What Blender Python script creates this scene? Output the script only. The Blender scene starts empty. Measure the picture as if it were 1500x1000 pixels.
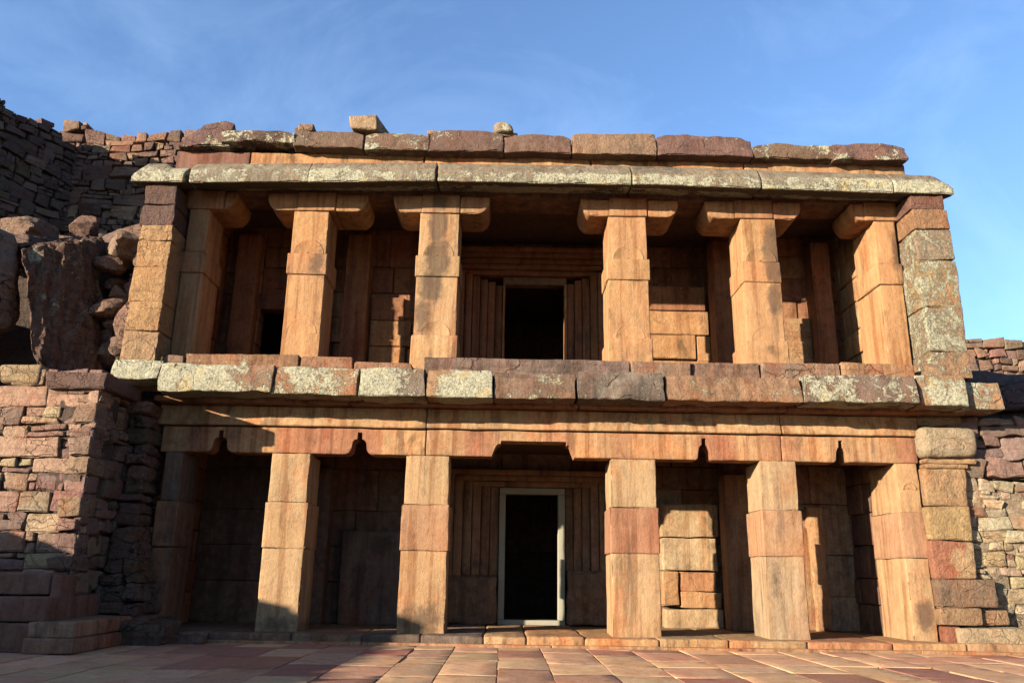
import bpy, math, random
import numpy as np
from mathutils import Matrix, Vector

# ------------------------------------------------------------------ camera, sky, sun, exposure
S = bpy.context.scene
COL = S.collection
cam_data = bpy.data.cameras.new('camera')
cam = bpy.data.objects.new('camera', cam_data)
COL.objects.link(cam)
cam_data.sensor_width = 36.0
cam_data.lens = 28.8
cam_data.clip_end = 3000
cam.matrix_world = (Matrix.Translation((0, -11.4, 0.9)) @ Matrix.Rotation(math.radians(-0.3), 4, 'Z')
                    @ Matrix.Rotation(math.radians(105.8), 4, 'X') @ Matrix.Rotation(math.radians(0.9), 4, 'Z'))
S.camera = cam
S.view_settings.view_transform = 'Standard'
S.view_settings.look = 'None'
S.view_settings.exposure = 2.1
S.view_settings.gamma = 1.0

SUN_EL = math.radians(12.8)
SUN_ROT = math.radians(234.0)
world = bpy.data.worlds.new('World')
S.world = world
world.use_nodes = True
wn, wl = world.node_tree.nodes, world.node_tree.links
bg = wn['Background']
sky = wn.new('ShaderNodeTexSky')
sky.sky_type = 'NISHITA'
sky.sun_disc = False
sky.sun_elevation = SUN_EL
sky.sun_rotation = SUN_ROT
sky.air_density = 1.0
sky.dust_density = 0.8
sky.ozone_density = 5.0
# faint cirrus wisps in the sky
tc = wn.new('ShaderNodeTexCoord')
mp = wn.new('ShaderNodeMapping')
mp.inputs['Rotation'].default_value = (0.3, 0.5, 0.35)
mp.inputs['Scale'].default_value = (2.2, 5.0, 3.2)
wl.new(tc.outputs['Generated'], mp.inputs['Vector'])
cn = wn.new('ShaderNodeTexNoise')
cn.inputs['Scale'].default_value = 1.6
cn.inputs['Detail'].default_value = 9
cn.inputs['Roughness'].default_value = 0.62
cn.inputs['Distortion'].default_value = 0.6
wl.new(mp.outputs['Vector'], cn.inputs['Vector'])
cr = wn.new('ShaderNodeMapRange')
cr.inputs['From Min'].default_value = 0.46
cr.inputs['From Max'].default_value = 0.82
cr.inputs['To Max'].default_value = 0.10
wl.new(cn.outputs['Fac'], cr.inputs['Value'])
hsv = wn.new('ShaderNodeHueSaturation')
hsv.inputs['Saturation'].default_value = .93
hsv.inputs['Value'].default_value = 1.12
wl.new(sky.outputs['Color'], hsv.inputs['Color'])
cm = wn.new('ShaderNodeMix')
cm.data_type = 'RGBA'
wl.new(cr.outputs['Result'], cm.inputs['Factor'])
wl.new(hsv.outputs['Color'], cm.inputs['A'])
cm.inputs['B'].default_value = (5.2, 6.6, 8.6, 1)
wl.new(cm.outputs['Result'], bg.inputs['Color'])
bg.inputs['Strength'].default_value = 0.072

sd = bpy.data.lights.new('sun', 'SUN')
sun = bpy.data.objects.new('sun', sd)
COL.objects.link(sun)
sd.energy = 5.0
sd.angle = math.radians(0.5)
sd.color = (1.0, 0.84, 0.65)
tosun = Vector((math.sin(SUN_ROT) * math.cos(SUN_EL), math.cos(SUN_ROT) * math.cos(SUN_EL), math.sin(SUN_EL)))
sun.rotation_euler = tosun.to_track_quat('Z', 'Y').to_euler()
sun.location = tosun * 40

# ------------------------------------------------------------------ numpy value noise
def _hash(ix, iy, iz, seed):
    h = (ix.astype(np.int64) * 374761393 + iy.astype(np.int64) * 668265263 + iz.astype(np.int64) * 2147483647
         + seed * 1274126177) & 0xFFFFFFFF
    h = ((h ^ (h >> 13)) * 1274126177) & 0xFFFFFFFF
    h = ((h ^ (h >> 16)) * 2246822519) & 0xFFFFFFFF
    return ((h ^ (h >> 15)) & 0xFFFF) / 65535.0

def vnoise(P, s, seed=0):
    Q = P * s
    I = np.floor(Q).astype(np.int64)
    f = Q - I
    f = f * f * (3 - 2 * f)
    r = 0
    for dx in (0, 1):
        wx = f[:, 0] if dx else 1 - f[:, 0]
        for dy in (0, 1):
            wy = f[:, 1] if dy else 1 - f[:, 1]
            for dz in (0, 1):
                wz = f[:, 2] if dz else 1 - f[:, 2]
                r = r + wx * wy * wz * _hash(I[:, 0] + dx, I[:, 1] + dy, I[:, 2] + dz, seed)
    return r * 2 - 1

def fnoise(P, s, seed=0, octv=3, g=0.5):
    r, a, t = 0, 1.0, 0.0
    for o in range(octv):
        r = r + a * vnoise(P, s * 2 ** o, seed + o * 17)
        t += a
        a *= g
    return r / t

# ------------------------------------------------------------------ mesh building
_T = {}
def topo(nx, ny, nz):
    k = (nx, ny, nz)
    if k in _T:
        return _T[k]
    idx, ijk, F = {}, [], []
    def v(i, j, l):
        t = (i, j, l)
        if t not in idx:
            idx[t] = len(ijk)
            ijk.append(t)
        return idx[t]
    for i in range(nx - 1):
        for j in range(ny - 1):
            F.append((v(i, j, 0), v(i, j + 1, 0), v(i + 1, j + 1, 0), v(i + 1, j, 0)))
            m = nz - 1
            F.append((v(i, j, m), v(i + 1, j, m), v(i + 1, j + 1, m), v(i, j + 1, m)))
    for i in range(nx - 1):
        for l in range(nz - 1):
            F.append((v(i, 0, l), v(i + 1, 0, l), v(i + 1, 0, l + 1), v(i, 0, l + 1)))
            m = ny - 1
            F.append((v(i, m, l), v(i, m, l + 1), v(i + 1, m, l + 1), v(i + 1, m, l)))
    for j in range(ny - 1):
        for l in range(nz - 1):
            F.append((v(0, j, l), v(0, j, l + 1), v(0, j + 1, l + 1), v(0, j + 1, l)))
            m = nx - 1
            F.append((v(m, j, l), v(m, j + 1, l), v(m, j + 1, l + 1), v(m, j, l + 1)))
    _T[k] = (np.array(ijk), np.array(F))
    return _T[k]

def axis(lo, hi, r, res, extra=()):
    s = hi - lo
    r = min(r, s * 0.45)
    n = max(1, int(round((s - 2 * r) / res)))
    a = [lo, lo + r * 0.4] + list(np.linspace(lo + r, hi - r, n + 1)) + [hi - r * 0.4, hi]
    a += [e for e in extra if lo + r < e < hi - r]
    return np.array(sorted(a))

class MB:
    """Collects stone blocks and links them as ONE mesh object, with a stone colour, a darkening (weathering and painted shade) and a lichen amount per vertex."""
    def __init__(self):
        self.V, self.F, self.C, self.D, self.L, self.n = [], [], [], [], [], 0

    def add(self, V, F, tint=(.5, .3, .16), dark=0.0, lich=0.0):
        V = np.asarray(V, float)
        m = len(V)
        self.V.append(V)
        self.F += [tuple(int(a) + self.n for a in f) for f in F]
        C = np.empty((m, 4)); C[:, :3] = tint; C[:, 3] = 1
        self.C.append(C)
        self.D.append(np.broadcast_to(np.asarray(dark, float), (m,)).copy())
        self.L.append(np.broadcast_to(np.asarray(lich, float), (m,)).copy())
        self.n += m

    def block(self, lo, hi, r=.02, amp=.008, res=.1, seed=0, tint=(.5, .3, .16), jit=0.0, fn=None, ns=2.2, chip=.5,
              dark=0.0, lich=0.0, ex=(), ey=(), ez=(), M=None, an=(1, 1, 1), ridge=None):
        lo, hi = np.array(lo, float), np.array(hi, float)
        A = [axis(lo[a], hi[a], r, res, (ex, ey, ez)[a]) for a in range(3)]
        ijk, F = topo(*[len(a) for a in A])
        P = np.stack([A[a][ijk[:, a]] for a in range(3)], 1)
        rr = np.minimum(r, (hi - lo) * .45)
        q = np.clip(P, lo + rr, hi - rr)
        d = P - q
        dn = d / rr
        ln = np.linalg.norm(dn, axis=1)
        mx = np.abs(dn).max(1)
        k = np.where(ln > 0, mx / np.maximum(ln, 1e-9), 1)
        nedge = (np.abs(dn) > .3).sum(1) >= 2
        P = q + d * k[:, None]
        if chip:
            cn_ = fnoise(P + seed * 3.7, 7.0, seed + 91, 3)
            c = np.clip(cn_ - .10, 0, .6) * chip * nedge
            P = P - d / np.maximum(np.linalg.norm(d, axis=1), 1e-6)[:, None] * (c * min(.10, min(hi - lo) * .3))[:, None]
        if jit:
            rng = np.random.RandomState(seed * 7 + 3)
            J = (rng.rand(2, 2, 2, 3) * 2 - 1) * jit
            u = (P - lo) / (hi - lo)
            o = 0
            for a in (0, 1):
                for b in (0, 1):
                    for c_ in (0, 1):
                        w = (u[:, 0] if a else 1 - u[:, 0]) * (u[:, 1] if b else 1 - u[:, 1]) * (u[:, 2] if c_ else 1 - u[:, 2])
                        o = o + w[:, None] * J[a, b, c_]
            P = P + o
        if fn is not None:
            P = fn(P)
        if amp:
            off = np.stack([fnoise(P * np.array(an), ns, seed * 5 + t * 101, 4, .55) for t in range(3)], 1)
            P = P + off * amp
        if ridge:
            rn_ = 1 - np.abs(fnoise(P * np.array([1, 1, .2]), 7.5, seed + 9, 4, .6)) * 2
            P = P + np.array([ridge[0], ridge[1], 0])[None] * (rn_ * ridge[2])[:, None]
        if M is not None:
            P = P @ np.array(M)[:3, :3].T + np.array(M)[:3, 3]
        dv = dark(P) if callable(dark) else dark
        lv = lich(P) if callable(lich) else lich
        tv = tint(P) if callable(tint) else tint
        self.add(P, F, tv, dv, lv)
        return P

    def hexa(self, corners, r=.03, amp=.03, res=.1, seed=0, **kw):
        """rough block between 8 corners; order: bottom (front-left, front-right, back-right, back-left) then top"""
        c = np.array(corners, float)
        sx = np.linalg.norm(c[1] - c[0]); sy = np.linalg.norm(c[3] - c[0]); sz = np.linalg.norm(c[4] - c[0])
        def fn(P):
            u = P / np.array([sx, sy, sz])
            a, b, w = u[:, :1], u[:, 1:2], u[:, 2:3]
            bot = (c[0] * (1 - a) + c[1] * a) * (1 - b) + (c[3] * (1 - a) + c[2] * a) * b
            top = (c[4] * (1 - a) + c[5] * a) * (1 - b) + (c[7] * (1 - a) + c[6] * a) * b
            return bot * (1 - w) + top * w
        return self.block((0, 0, 0), (sx, sy, sz), r=r, amp=amp, res=res, seed=seed, fn=fn, **kw)

    def rock(self, ctr, size, seed, tint, rot=0.0, tilt=0.0, amp=.05, nu=64, nv=40, planes=13, sharp=60, **kw):
        rng = np.random.RandomState(seed)
        th = np.linspace(0, 2 * np.pi, nu, endpoint=False)
        ph = np.linspace(0, np.pi, nv + 1)[1:-1]
        D = [(0, 0, 1.)]
        for p in ph:
            for t in th:
                D.append((math.sin(p) * math.cos(t), math.sin(p) * math.sin(t), math.cos(p)))
        D.append((0, 0, -1.))
        D = np.array(D)
        N = rng.randn(planes, 3); N /= np.linalg.norm(N, axis=1)[:, None]
        N = np.vstack([N, [[0, 0, 1], [0, 0, -1], [1, 0, .1], [-1, 0, .1], [0, 1, 0], [0, -1, .15]]])
        dist = rng.uniform(.72, 1.05, len(N))
        dots = np.maximum(D @ N.T, 1e-3) / dist
        rad = 1 / (dots ** sharp).sum(1) ** (1 / sharp)
        P = D * rad[:, None] * np.array(size) * .5
        F = []
        for t in range(nu):
            F.append((0, 1 + t, 1 + (t + 1) % nu))
        R_ = len(ph)
        for a in range(R_ - 1):
            for t in range(nu):
                b0, b1 = 1 + a * nu, 1 + (a + 1) * nu
                F.append((b0 + t, b1 + t, b1 + (t + 1) % nu, b0 + (t + 1) % nu))
        last = len(D) - 1
        for t in range(nu):
            F.append((last, 1 + (R_ - 1) * nu + (t + 1) % nu, 1 + (R_ - 1) * nu + t))
        s = max(size)
        off = np.stack([fnoise(P + seed, 2.6 / s * 1.6, seed + t * 31, 5, .58) for t in range(3)], 1)
        P = P + off * amp * s
        off2 = np.stack([fnoise(P + seed, 9.0 / s, seed + 7 + t * 31, 4, .6) for t in range(3)], 1)
        P = P + off2 * amp * s * .35
        strat = np.round((P[:, 2] + .1 * P[:, 0]) / (s * .09)) % 2
        P[:, :2] *= (1 - .02 * strat)[:, None]
        m = Matrix.Translation(ctr) @ Matrix.Rotation(rot, 4, 'Z') @ Matrix.Rotation(tilt, 4, 'Y')
        m = np.array(m)
        P = P @ m[:3, :3].T + m[:3, 3]
        self.add(P, F, tint, kw.get('dark', 0), kw.get('lich', 0))

    def build(self, name, mat, parent=None, smooth=True):
        V = np.concatenate(self.V)
        me = bpy.data.meshes.new(name)
        me.from_pydata(V.tolist(), [], self.F)
        for nm, dat in (('tint', np.concatenate(self.C)),):
            a = me.color_attributes.new(nm, 'FLOAT_COLOR', 'POINT')
            a.data.foreach_set('color', dat.ravel())
        for nm, dat in (('dark', np.concatenate(self.D)), ('lich', np.concatenate(self.L))):
            a = me.attributes.new(nm, 'FLOAT', 'POINT')
            a.data.foreach_set('value', np.clip(dat, 0, 1).astype(np.float32))
        if smooth:
            me.polygons.foreach_set('use_smooth', [True] * len(me.polygons))
        if smooth:
            me.set_sharp_from_angle(angle=math.radians(33))
        me.materials.append(mat)
        o = bpy.data.objects.new(name, me)
        COL.objects.link(o)
        if parent is not None:
            o.parent = parent
        return o

def tag(o, label=None, cat=None, group=None, kind=None):
    if label: o['label'] = label
    if cat: o['category'] = cat
    if group: o['group'] = group
    if kind: o['kind'] = kind
    return o

def empty(name, loc=(0, 0, 0)):
    o = bpy.data.objects.new(name, None)
    o.empty_display_size = .2
    COL.objects.link(o)
    o.location = loc
    return o

# ------------------------------------------------------------------ materials
def stone(name, streak=.5, strata=0.0, lichen=0.0, stain=.3, bump=.5, bscale=11.0, vary=.5, warm=(1.15, .92, .72), cool=(.78, .74, .70),
          lcol=(.235, .23, .165), pits=0.3, rough=.9, lscale=14.0, alb=.37, mott=.55, bdist=.04, crack=.12, cscale=1.7):
    m = bpy.data.materials.new(name)
    m.use_nodes = True
    N, L = m.node_tree.nodes, m.node_tree.links
    B = N['Principled BSDF']
    B.inputs['Roughness'].default_value = rough
    B.inputs['Specular IOR Level'].default_value = .22
    geo = N.new('ShaderNodeNewGeometry')
    def noise(scale, det=5, rgh=.6, vec=None, dist=0.0):
        n = N.new('ShaderNodeTexNoise')
        n.inputs['Scale'].default_value = scale
        n.inputs['Detail'].default_value = det
        n.inputs['Roughness'].default_value = rgh
        n.inputs['Distortion'].default_value = dist
        L.new(vec or geo.outputs['Position'], n.inputs['Vector'])
        return n.outputs['Fac']
    def rng(v, a, b, c=0.0, d=1.0):
        r = N.new('ShaderNodeMapRange')
        r.interpolation_type = 'SMOOTHSTEP'
        for k, x in (('From Min', a), ('From Max', b), ('To Min', c), ('To Max', d)):
            r.inputs[k].default_value = x
        L.new(v, r.inputs['Value'])
        return r.outputs['Result']
    def mth(op, a, b=None):
        r = N.new('ShaderNodeMath')
        r.operation = op
        for i, x in enumerate((a, b)):
            if x is None: continue
            if isinstance(x, (int, float)): r.inputs[i].default_value = x
            else: L.new(x, r.inputs[i])
        return r.outputs[0]
    def mix(f, a, b, mode='MIX'):
        r = N.new('ShaderNodeMix')
        r.data_type = 'RGBA'
        r.blend_type = mode
        for k, x in (('Factor', f), ('A', a), ('B', b)):
            if isinstance(x, (int, float)): r.inputs[k].default_value = x
            elif isinstance(x, tuple): r.inputs[k].default_value = (*x, 1)
            else: L.new(x, r.inputs[k])
        return r.outputs['Result']
    def mapv(s, rot=(0, 0, 0)):
        r = N.new('ShaderNodeMapping')
        r.inputs['Scale'].default_value = s
        r.inputs['Rotation'].default_value = rot
        L.new(geo.outputs['Position'], r.inputs['Vector'])
        return r.outputs['Vector']
    at_ = N.new('ShaderNodeAttribute'); at_.attribute_name = 'tint'
    ad = N.new('ShaderNodeAttribute'); ad.attribute_name = 'dark'
    al = N.new('ShaderNodeAttribute'); al.attribute_name = 'lich'
    c = at_.outputs['Color']
    # broad warm / cool drift of the sandstone
    b1 = noise(1.1, 4, .6, dist=.6)
    c = mix(mth('MULTIPLY', rng(b1, .5, .72), vary), c, mix(1.0, c, warm, 'MULTIPLY'))
    c = mix(mth('MULTIPLY', rng(b1, .5, .3), vary), c, mix(1.0, c, cool, 'MULTIPLY'))
    b2 = noise(5.5, 7, .65, dist=.3)
    c = mix(mth('MULTIPLY', rng(b2, .42, .7), vary * .55), c, mix(1.0, c, (.72, .62, .55), 'MULTIPLY'))
    c = mix(mth('MULTIPLY', rng(b2, .5, .28), vary * .5), c, mix(1.0, c, (1.25, 1.22, 1.15), 'MULTIPLY'))
    hv = mapv((1.0, 1.0, .42 if streak > .3 else 1.0))
    p1 = noise(2.1, 7, .68, hv, .7)
    c = mix(mth('MULTIPLY', rng(p1, .53, .64), vary * 1.0), c, mix(1.0, c, (.98, .70, .64), 'MULTIPLY'))
    p2 = noise(2.9, 8, .7, hv, .5)
    c = mix(mth('MULTIPLY', rng(p2, .54, .66), vary * 1.1), c, mix(1.0, c, (.52, .57, .60), 'MULTIPLY'))
    c = mix(mth('MULTIPLY', rng(p2, .44, .33), vary * .9), c, mix(1.0, c, (1.12, 1.26, 1.42), 'MULTIPLY'))
    if streak:
        sv = mapv((7.5, 7.5, .42))
        s1 = noise(1.0, 6, .6, sv, .35)
        c = mix(mth('MULTIPLY', rng(s1, .5, .64), streak), c, mix(1.0, c, (.60, .46, .37), 'MULTIPLY'))
        c = mix(mth('MULTIPLY', rng(s1, .47, .33), streak), c, mix(1.0, c, (1.22, 1.28, 1.30), 'MULTIPLY'))
        s3 = noise(1.0, 5, .6, mapv((26, 26, 1.1)), .2)
        c = mix(mth('MULTIPLY', rng(s3, .52, .7), streak * .55), c, mix(1.0, c, (.78, .72, .68), 'MULTIPLY'))
    if strata:
        sv = mapv((.8, .8, 13.0), (.06, .1, 0))
        s2 = noise(1.0, 6, .62, sv, .5)
        c = mix(mth('MULTIPLY', rng(s2, .5, .66), strata), c, mix(1.0, c, (.62, .58, .58), 'MULTIPLY'))
    b3 = noise(17, 8, .7, dist=.2)
    c = mix(mth('MULTIPLY', rng(b3, .5, .66), mott), c, mix(1.0, c, (.60, .53, .48), 'MULTIPLY'))
    c = mix(mth('MULTIPLY', rng(b3, .47, .33), mott), c, mix(1.0, c, (1.28, 1.24, 1.16), 'MULTIPLY'))
    grain = noise(85, 3, .7)
    c = mix(mth('MULTIPLY', rng(grain, .42, .7), .35), c, mix(1.0, c, (.66, .64, .62), 'MULTIPLY'))
    # fracture lines
    vv = N.new('ShaderNodeVectorMath'); vv.operation = 'MULTIPLY_ADD'
    nn = N.new('ShaderNodeTexNoise'); nn.inputs['Scale'].default_value = 3.0; nn.inputs['Detail'].default_value = 6
    L.new(geo.outputs['Position'], nn.inputs['Vector'])
    L.new(nn.outputs['Color'], vv.inputs[0]); vv.inputs[1].default_value = (.5, .5, .5); L.new(mapv((1, 1, 1.6), (.1, .25, 0)), vv.inputs[2])
    vo = N.new('ShaderNodeTexVoronoi'); vo.feature = 'DISTANCE_TO_EDGE'; vo.inputs['Scale'].default_value = cscale
    L.new(vv.outputs[0], vo.inputs['Vector'])
    ck = mth('MULTIPLY', rng(vo.outputs['Distance'], .0, .028, 1.0, 0.0), rng(noise(1.3, 3, .5), .48, .6))
    c = mix(mth('MULTIPLY', ck, min(1.0, crack * 1.3)), c, mix(1.0, c, (.30, .25, .22), 'MULTIPLY'))
    # darkening: run-off streaks, scattered stains, and per-vertex weathering and painted shade
    if streak:
        rs = noise(1.0, 7, .7, mapv((5.0, 5.0, .5)), .5)
        c = mix(mth('MULTIPLY', rng(rs, .55, .66), streak * .95), c, mix(.7, c, (.10, .075, .06)))
    dn = noise(3.4, 9, .72, dist=.4)
    dm = mth('MULTIPLY', rng(dn, .54, .68), stain)
    da = rng(mth('ADD', ad.outputs['Fac'], mth('MULTIPLY', mth('SUBTRACT', noise(8, 8, .7), .5), 1.1)), .32, .78)
    dm = mth('MAXIMUM', dm, mth('MULTIPLY', da, .88))
    c = mix(dm, c, mix(.80, c, (.075, .055, .043)))
    c = mix(1.0, c, (alb, alb, alb), 'MULTIPLY')
    # lichen crust: clustered, speckled, pale grey-green with yellow and black flecks
    ln0 = noise(lscale * .38, 6, .7, dist=.7)
    ln1 = noise(lscale * 2.4, 8, .8, dist=.4)
    la = mth('ADD', al.outputs['Fac'], lichen)
    lv = mth('ADD', mth('ADD', mth('MULTIPLY', mth('SUBTRACT', ln0, .5), 2.3), mth('MULTIPLY', mth('SUBTRACT', ln1, .5), 1.5)), la)
    lm = rng(lv, .46, .58)
    lc = mix(rng(noise(30, 8, .8), .42, .6), lcol, (.12, .118, .08))
    lc = mix(rng(noise(13, 8, .8, dist=.5), .57, .64), lc, (.31, .305, .235))
    lc = mix(mth('MULTIPLY', rng(noise(3.6, 6, .7), .55, .66), .6), lc, (.26, .175, .05))
    lc = mix(mth('MULTIPLY', rng(noise(60, 5, .8), .56, .68), .8), lc, (.035, .03, .024))
    c = mix(mth('MULTIPLY', lm, .95), c, lc)
    L.new(c, B.inputs['Base Color'])
    # relief
    h1 = noise(bscale, 10, .68, dist=.2)
    h2 = noise(bscale * 4.5, 6, .7)
    h = mth('ADD', mth('MULTIPLY', h1, 1.0), mth('MULTIPLY', h2, .35))
    if strata:
        h = mth('ADD', h, mth('MULTIPLY', s2, strata * 1.2))
    if streak:
        h = mth('ADD', h, mth('MULTIPLY', noise(1.0, 6, .65, mapv((30, 30, 2.5)), .2), streak * .35))
    pm = rng(noise(30, 3, .6), .64, .74)
    h = mth('SUBTRACT', h, mth('MULTIPLY', pm, pits))
    h = mth('ADD', h, mth('MULTIPLY', lm, .35))
    h = mth('SUBTRACT', h, mth('MULTIPLY', ck, crack * 1.6))
    bp = N.new('ShaderNodeBump')
    bp.inputs['Strength'].default_value = bump
    bp.inputs['Distance'].default_value = bdist
    L.new(h, bp.inputs['Height'])
    L.new(bp.outputs['Normal'], B.inputs['Normal'])
    return m

M_SHAFT = stone('pillar_sandstone', crack=0, streak=.7, stain=.14, bump=.45, vary=.5, lichen=-1, mott=.32)
M_WALL = stone('wall_sandstone', streak=.65, stain=.35, bump=.5, vary=.8, lichen=-1)
M_LINTEL = stone('lintel_sandstone', crack=0, streak=.8, stain=.2, bump=.4, vary=.8, lichen=-1)
M_EAVE = stone('eave_stone', streak=.6, stain=.35, bump=.8, vary=.6, lichen=0)
M_LEDGE = stone('ledge_stone', crack=.35, streak=.55, strata=.5, stain=.4, bump=.9, vary=.9, lichen=0)
M_PARA = stone('parapet_stone', crack=.3, streak=.35, stain=.45, bump=.8, vary=.6, lichen=.0)
M_PIER = stone('pier_stone', streak=.1, strata=.15, stain=.15, bump=1.0, bscale=9, bdist=.08, vary=.6, lichen=-.1)
M_RUB = stone('rubble_stone', crack=.4, cscale=3.6, streak=0, strata=.6, stain=.25, bump=1.0, bscale=11, bdist=.05, vary=.6, lichen=-.25)
M_ROCK = stone('boulder_rock', crack=1.0, cscale=2.6, streak=.25, strata=.7, stain=.5, bump=1.0, bscale=8, mott=1.0, bdist=.08, vary=.7, lichen=0)
M_PAVE = stone('paving_sandstone', crack=.15, cscale=.9, streak=0, stain=.22, bump=.35, bscale=9, vary=.6, lichen=-1, pits=.2, alb=.62, bdist=.02)
M_FRAME = stone('painted_frame', crack=0, streak=.1, stain=.08, bump=.15, vary=.15, lichen=-1, mott=.15)
M_EARTH = stone('earth', streak=0, stain=.4, bump=1.0, bscale=5, vary=.7, lichen=-1)

ORANGE = (.60, .335, .155)
DORANGE = (.43, .20, .10)
TAN = (.58, .40, .22)
RED = (.44, .175, .10)
BROWN = (.27, .165, .115)
PURPLE = (.205, .125, .10)
GREY = (.33, .29, .24)
CREAM = (.66, .55, .36)
YEL = (.60, .42, .20)
def vary(c, rnd, k=.1):
    f = 1 + rnd.uniform(-k, k)
    return tuple(max(.01, x * f * (1 + rnd.uniform(-k, k) * .4)) for x in c)
def mixc(a, b, t):
    return tuple(x * (1 - t) + y * t for x, y in zip(a, b))
def blob(*bl):
    """weathering patch amounts in the plane of the facade: (x, z, rx, rz, strength)"""
    def f(P):
        r = np.zeros(len(P))
        for (x, z, rx, rz, s) in bl:
            r = np.maximum(r, s * np.exp(-(((P[:, 0] - x) / rx) ** 2 + ((P[:, 2] - z) / rz) ** 2)))
        return r
    return f

# ------------------------------------------------------------------ ground and paving
g = MB()
xs = np.concatenate([np.linspace(-400, -30, 12), np.linspace(-26, 26, 60), np.linspace(30, 400, 12)])
ys = np.concatenate([np.linspace(-400, -30, 12), np.linspace(-26, 60, 70), np.linspace(70, 600, 16)])
X, Y = np.meshgrid(xs, ys, indexing='ij')
P = np.stack([X.ravel(), Y.ravel(), np.zeros(X.size)], 1)
hz = -.05 + fnoise(P, .6, 3, 3) * .015
far = np.clip((np.hypot(P[:, 0], P[:, 1]) - 30) / 200, 0, 1)
hz += far * (fnoise(P, .012, 8, 3) * 5 - 3)
P[:, 2] = hz
F = []
nyy = len(ys)
for i in range(len(xs) - 1):
    for j in range(nyy - 1):
        a = i * nyy + j
        F.append((a, a + nyy, a + nyy + 1, a + 1))
g.add(P, F, (.36, .24, .15))
tag(g.build('ground', M_EARTH), kind='structure')

rnd = random.Random(4)
pv = MB()
xj = [-10.2]
base = [-1.62, -1.08, -.6, -.05, .47, 1.05, 1.6]
x = -1.62
left = []
while x > -10:
    x -= rnd.uniform(.5, .66); left.append(x)
right = []
x = 1.6
while x < 12:
    x += rnd.uniform(.5, .66); right.append(x)
xj = left[::-1] + base + right
sd_ = 0
for i in range(len(xj) - 1):
    y = -.20 - rnd.uniform(.0, .1)
    first = True
    while y > -17:
        d = rnd.uniform(.6, 1.35)
        if first: d = rnd.uniform(.3, .8)
        first = False
        x0, x1 = xj[i], xj[i + 1]
        t = rnd.random()
        c = (.33, .155, .105) if t < .2 else ((.45, .25, .155) if t < .42 else (.55, .35, .20))
        c = vary(c, rnd, .12)
        sd_ += 1
        z = rnd.uniform(-.003, .003)
        fine = y > -7
        pv.block((x0 + .005, y - d + .003, -.09), (x1 - .005, y - .003, z), r=.003, amp=.004, res=.16 if fine else .4, seed=sd_, tint=c, jit=.006, chip=.5,
                 dark=lambda P, q=rnd.random(): .12 * q)
        y -= d
pv.block((-10.1, -17.2, -.05), (12, -.25, -.009), r=.004, amp=0, res=.8, seed=1, tint=(.24, .16, .11), chip=0)
tag(pv.build('paving', M_PAVE), kind='structure')

# ------------------------------------------------------------------ temple
temple = tag(empty('temple', (0.4, 0, 0)), 'two storey sandstone cave temple with square pillars, lichened eave and dark doorways', 'temple')
def put(mb, name, mat, parent=None, label=None):
    o = mb.build(name, mat)
    p = parent or temple
    o.parent = p
    o.matrix_parent_inverse = Matrix.Translation((-.4, 0, 0)) if p is temple else p.matrix_parent_inverse.copy()
    if p is not temple:
        o.matrix_parent_inverse = Matrix.Identity(4)
    if label: o['label'] = label
    return o

# plinth kerb stones along the front of the lower verandah
rnd = random.Random(11)
x = -4.75
sd_ = 500
for w, c, dk in ((1.0, BROWN, .5), (1.05, BROWN, .6), (.9, BROWN, .55), (.75, GREY, .75), (.8, GREY, .65), (.55, TAN, .1), (.75, ORANGE, .1), (.95, ORANGE, .15), (.9, TAN, .1),
                 (1.0, TAN, .2), (1.1, DORANGE, .25), (.95, ORANGE, .2), (.9, TAN, .25)):
    b = MB(); sd_ += 1
    b.block((x + .002, -.30 + rnd.uniform(-.006, .006), -.06), (x + w - .002, 2.75, .125 + rnd.uniform(-.006, .006)), r=.03, amp=.02, res=.12, seed=sd_, tint=vary(mixc(c, ORANGE, .35), rnd), chip=.35,
            dark=lambda P, d=dk: np.where(P[:, 1] < .1, d, .2))
    put(b, 'plinth_stone', M_WALL)
    x += w
# low kerb in front (the ragged lip)
b = MB(); x = -4.2
while x < 6.6:
    w = rnd.uniform(2.2, 3.2); sd_ += 1
    b.block((x, -.37 + rnd.uniform(-.01, .01), -.06), (x + w - .004, -.29, .035), r=.012, amp=.014, res=.1, seed=sd_, tint=vary(mixc(ORANGE, BROWN, .3), rnd), dark=.3)
    x += w
put(b, 'kerb', M_WALL)

# --- pillars
def pillar(x0, x1, z0, z1, band, seed, tints, depth=.62, dark=0.0, y0=0.0, foot=None, amp=.012, chipf=.28, band_out=.014):
    b = MB()
    zb0, zb1 = band
    k = dict(res=.075, chip=chipf, dark=dark, ns=1.9)
    taper = 0.012
    b.block((x0, y0, z0), (x1, y0 + depth, zb0 - .004), r=.012, amp=amp, seed=seed, tint=tints[0], **k)
    b.block((x0 - band_out, y0 - band_out, zb0), (x1 + band_out, y0 + depth + band_out, zb1 - .002), r=.014, amp=amp * .8, seed=seed + 1, tint=tints[1], **k)
    b.block((x0 + taper, y0 + .004, zb1), (x1 - taper, y0 + depth - .01, z1), r=.012, amp=amp, seed=seed + 2, tint=tints[2], **k)
    if foot:
        b.block((x0 - .03, y0 - .03, z0), (x1 + .03, y0 + depth + .03, foot), r=.02, amp=amp, seed=seed + 3, tint=tints[0], **k)
    return put(b, 'pillar', M_SHAFT)

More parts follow.
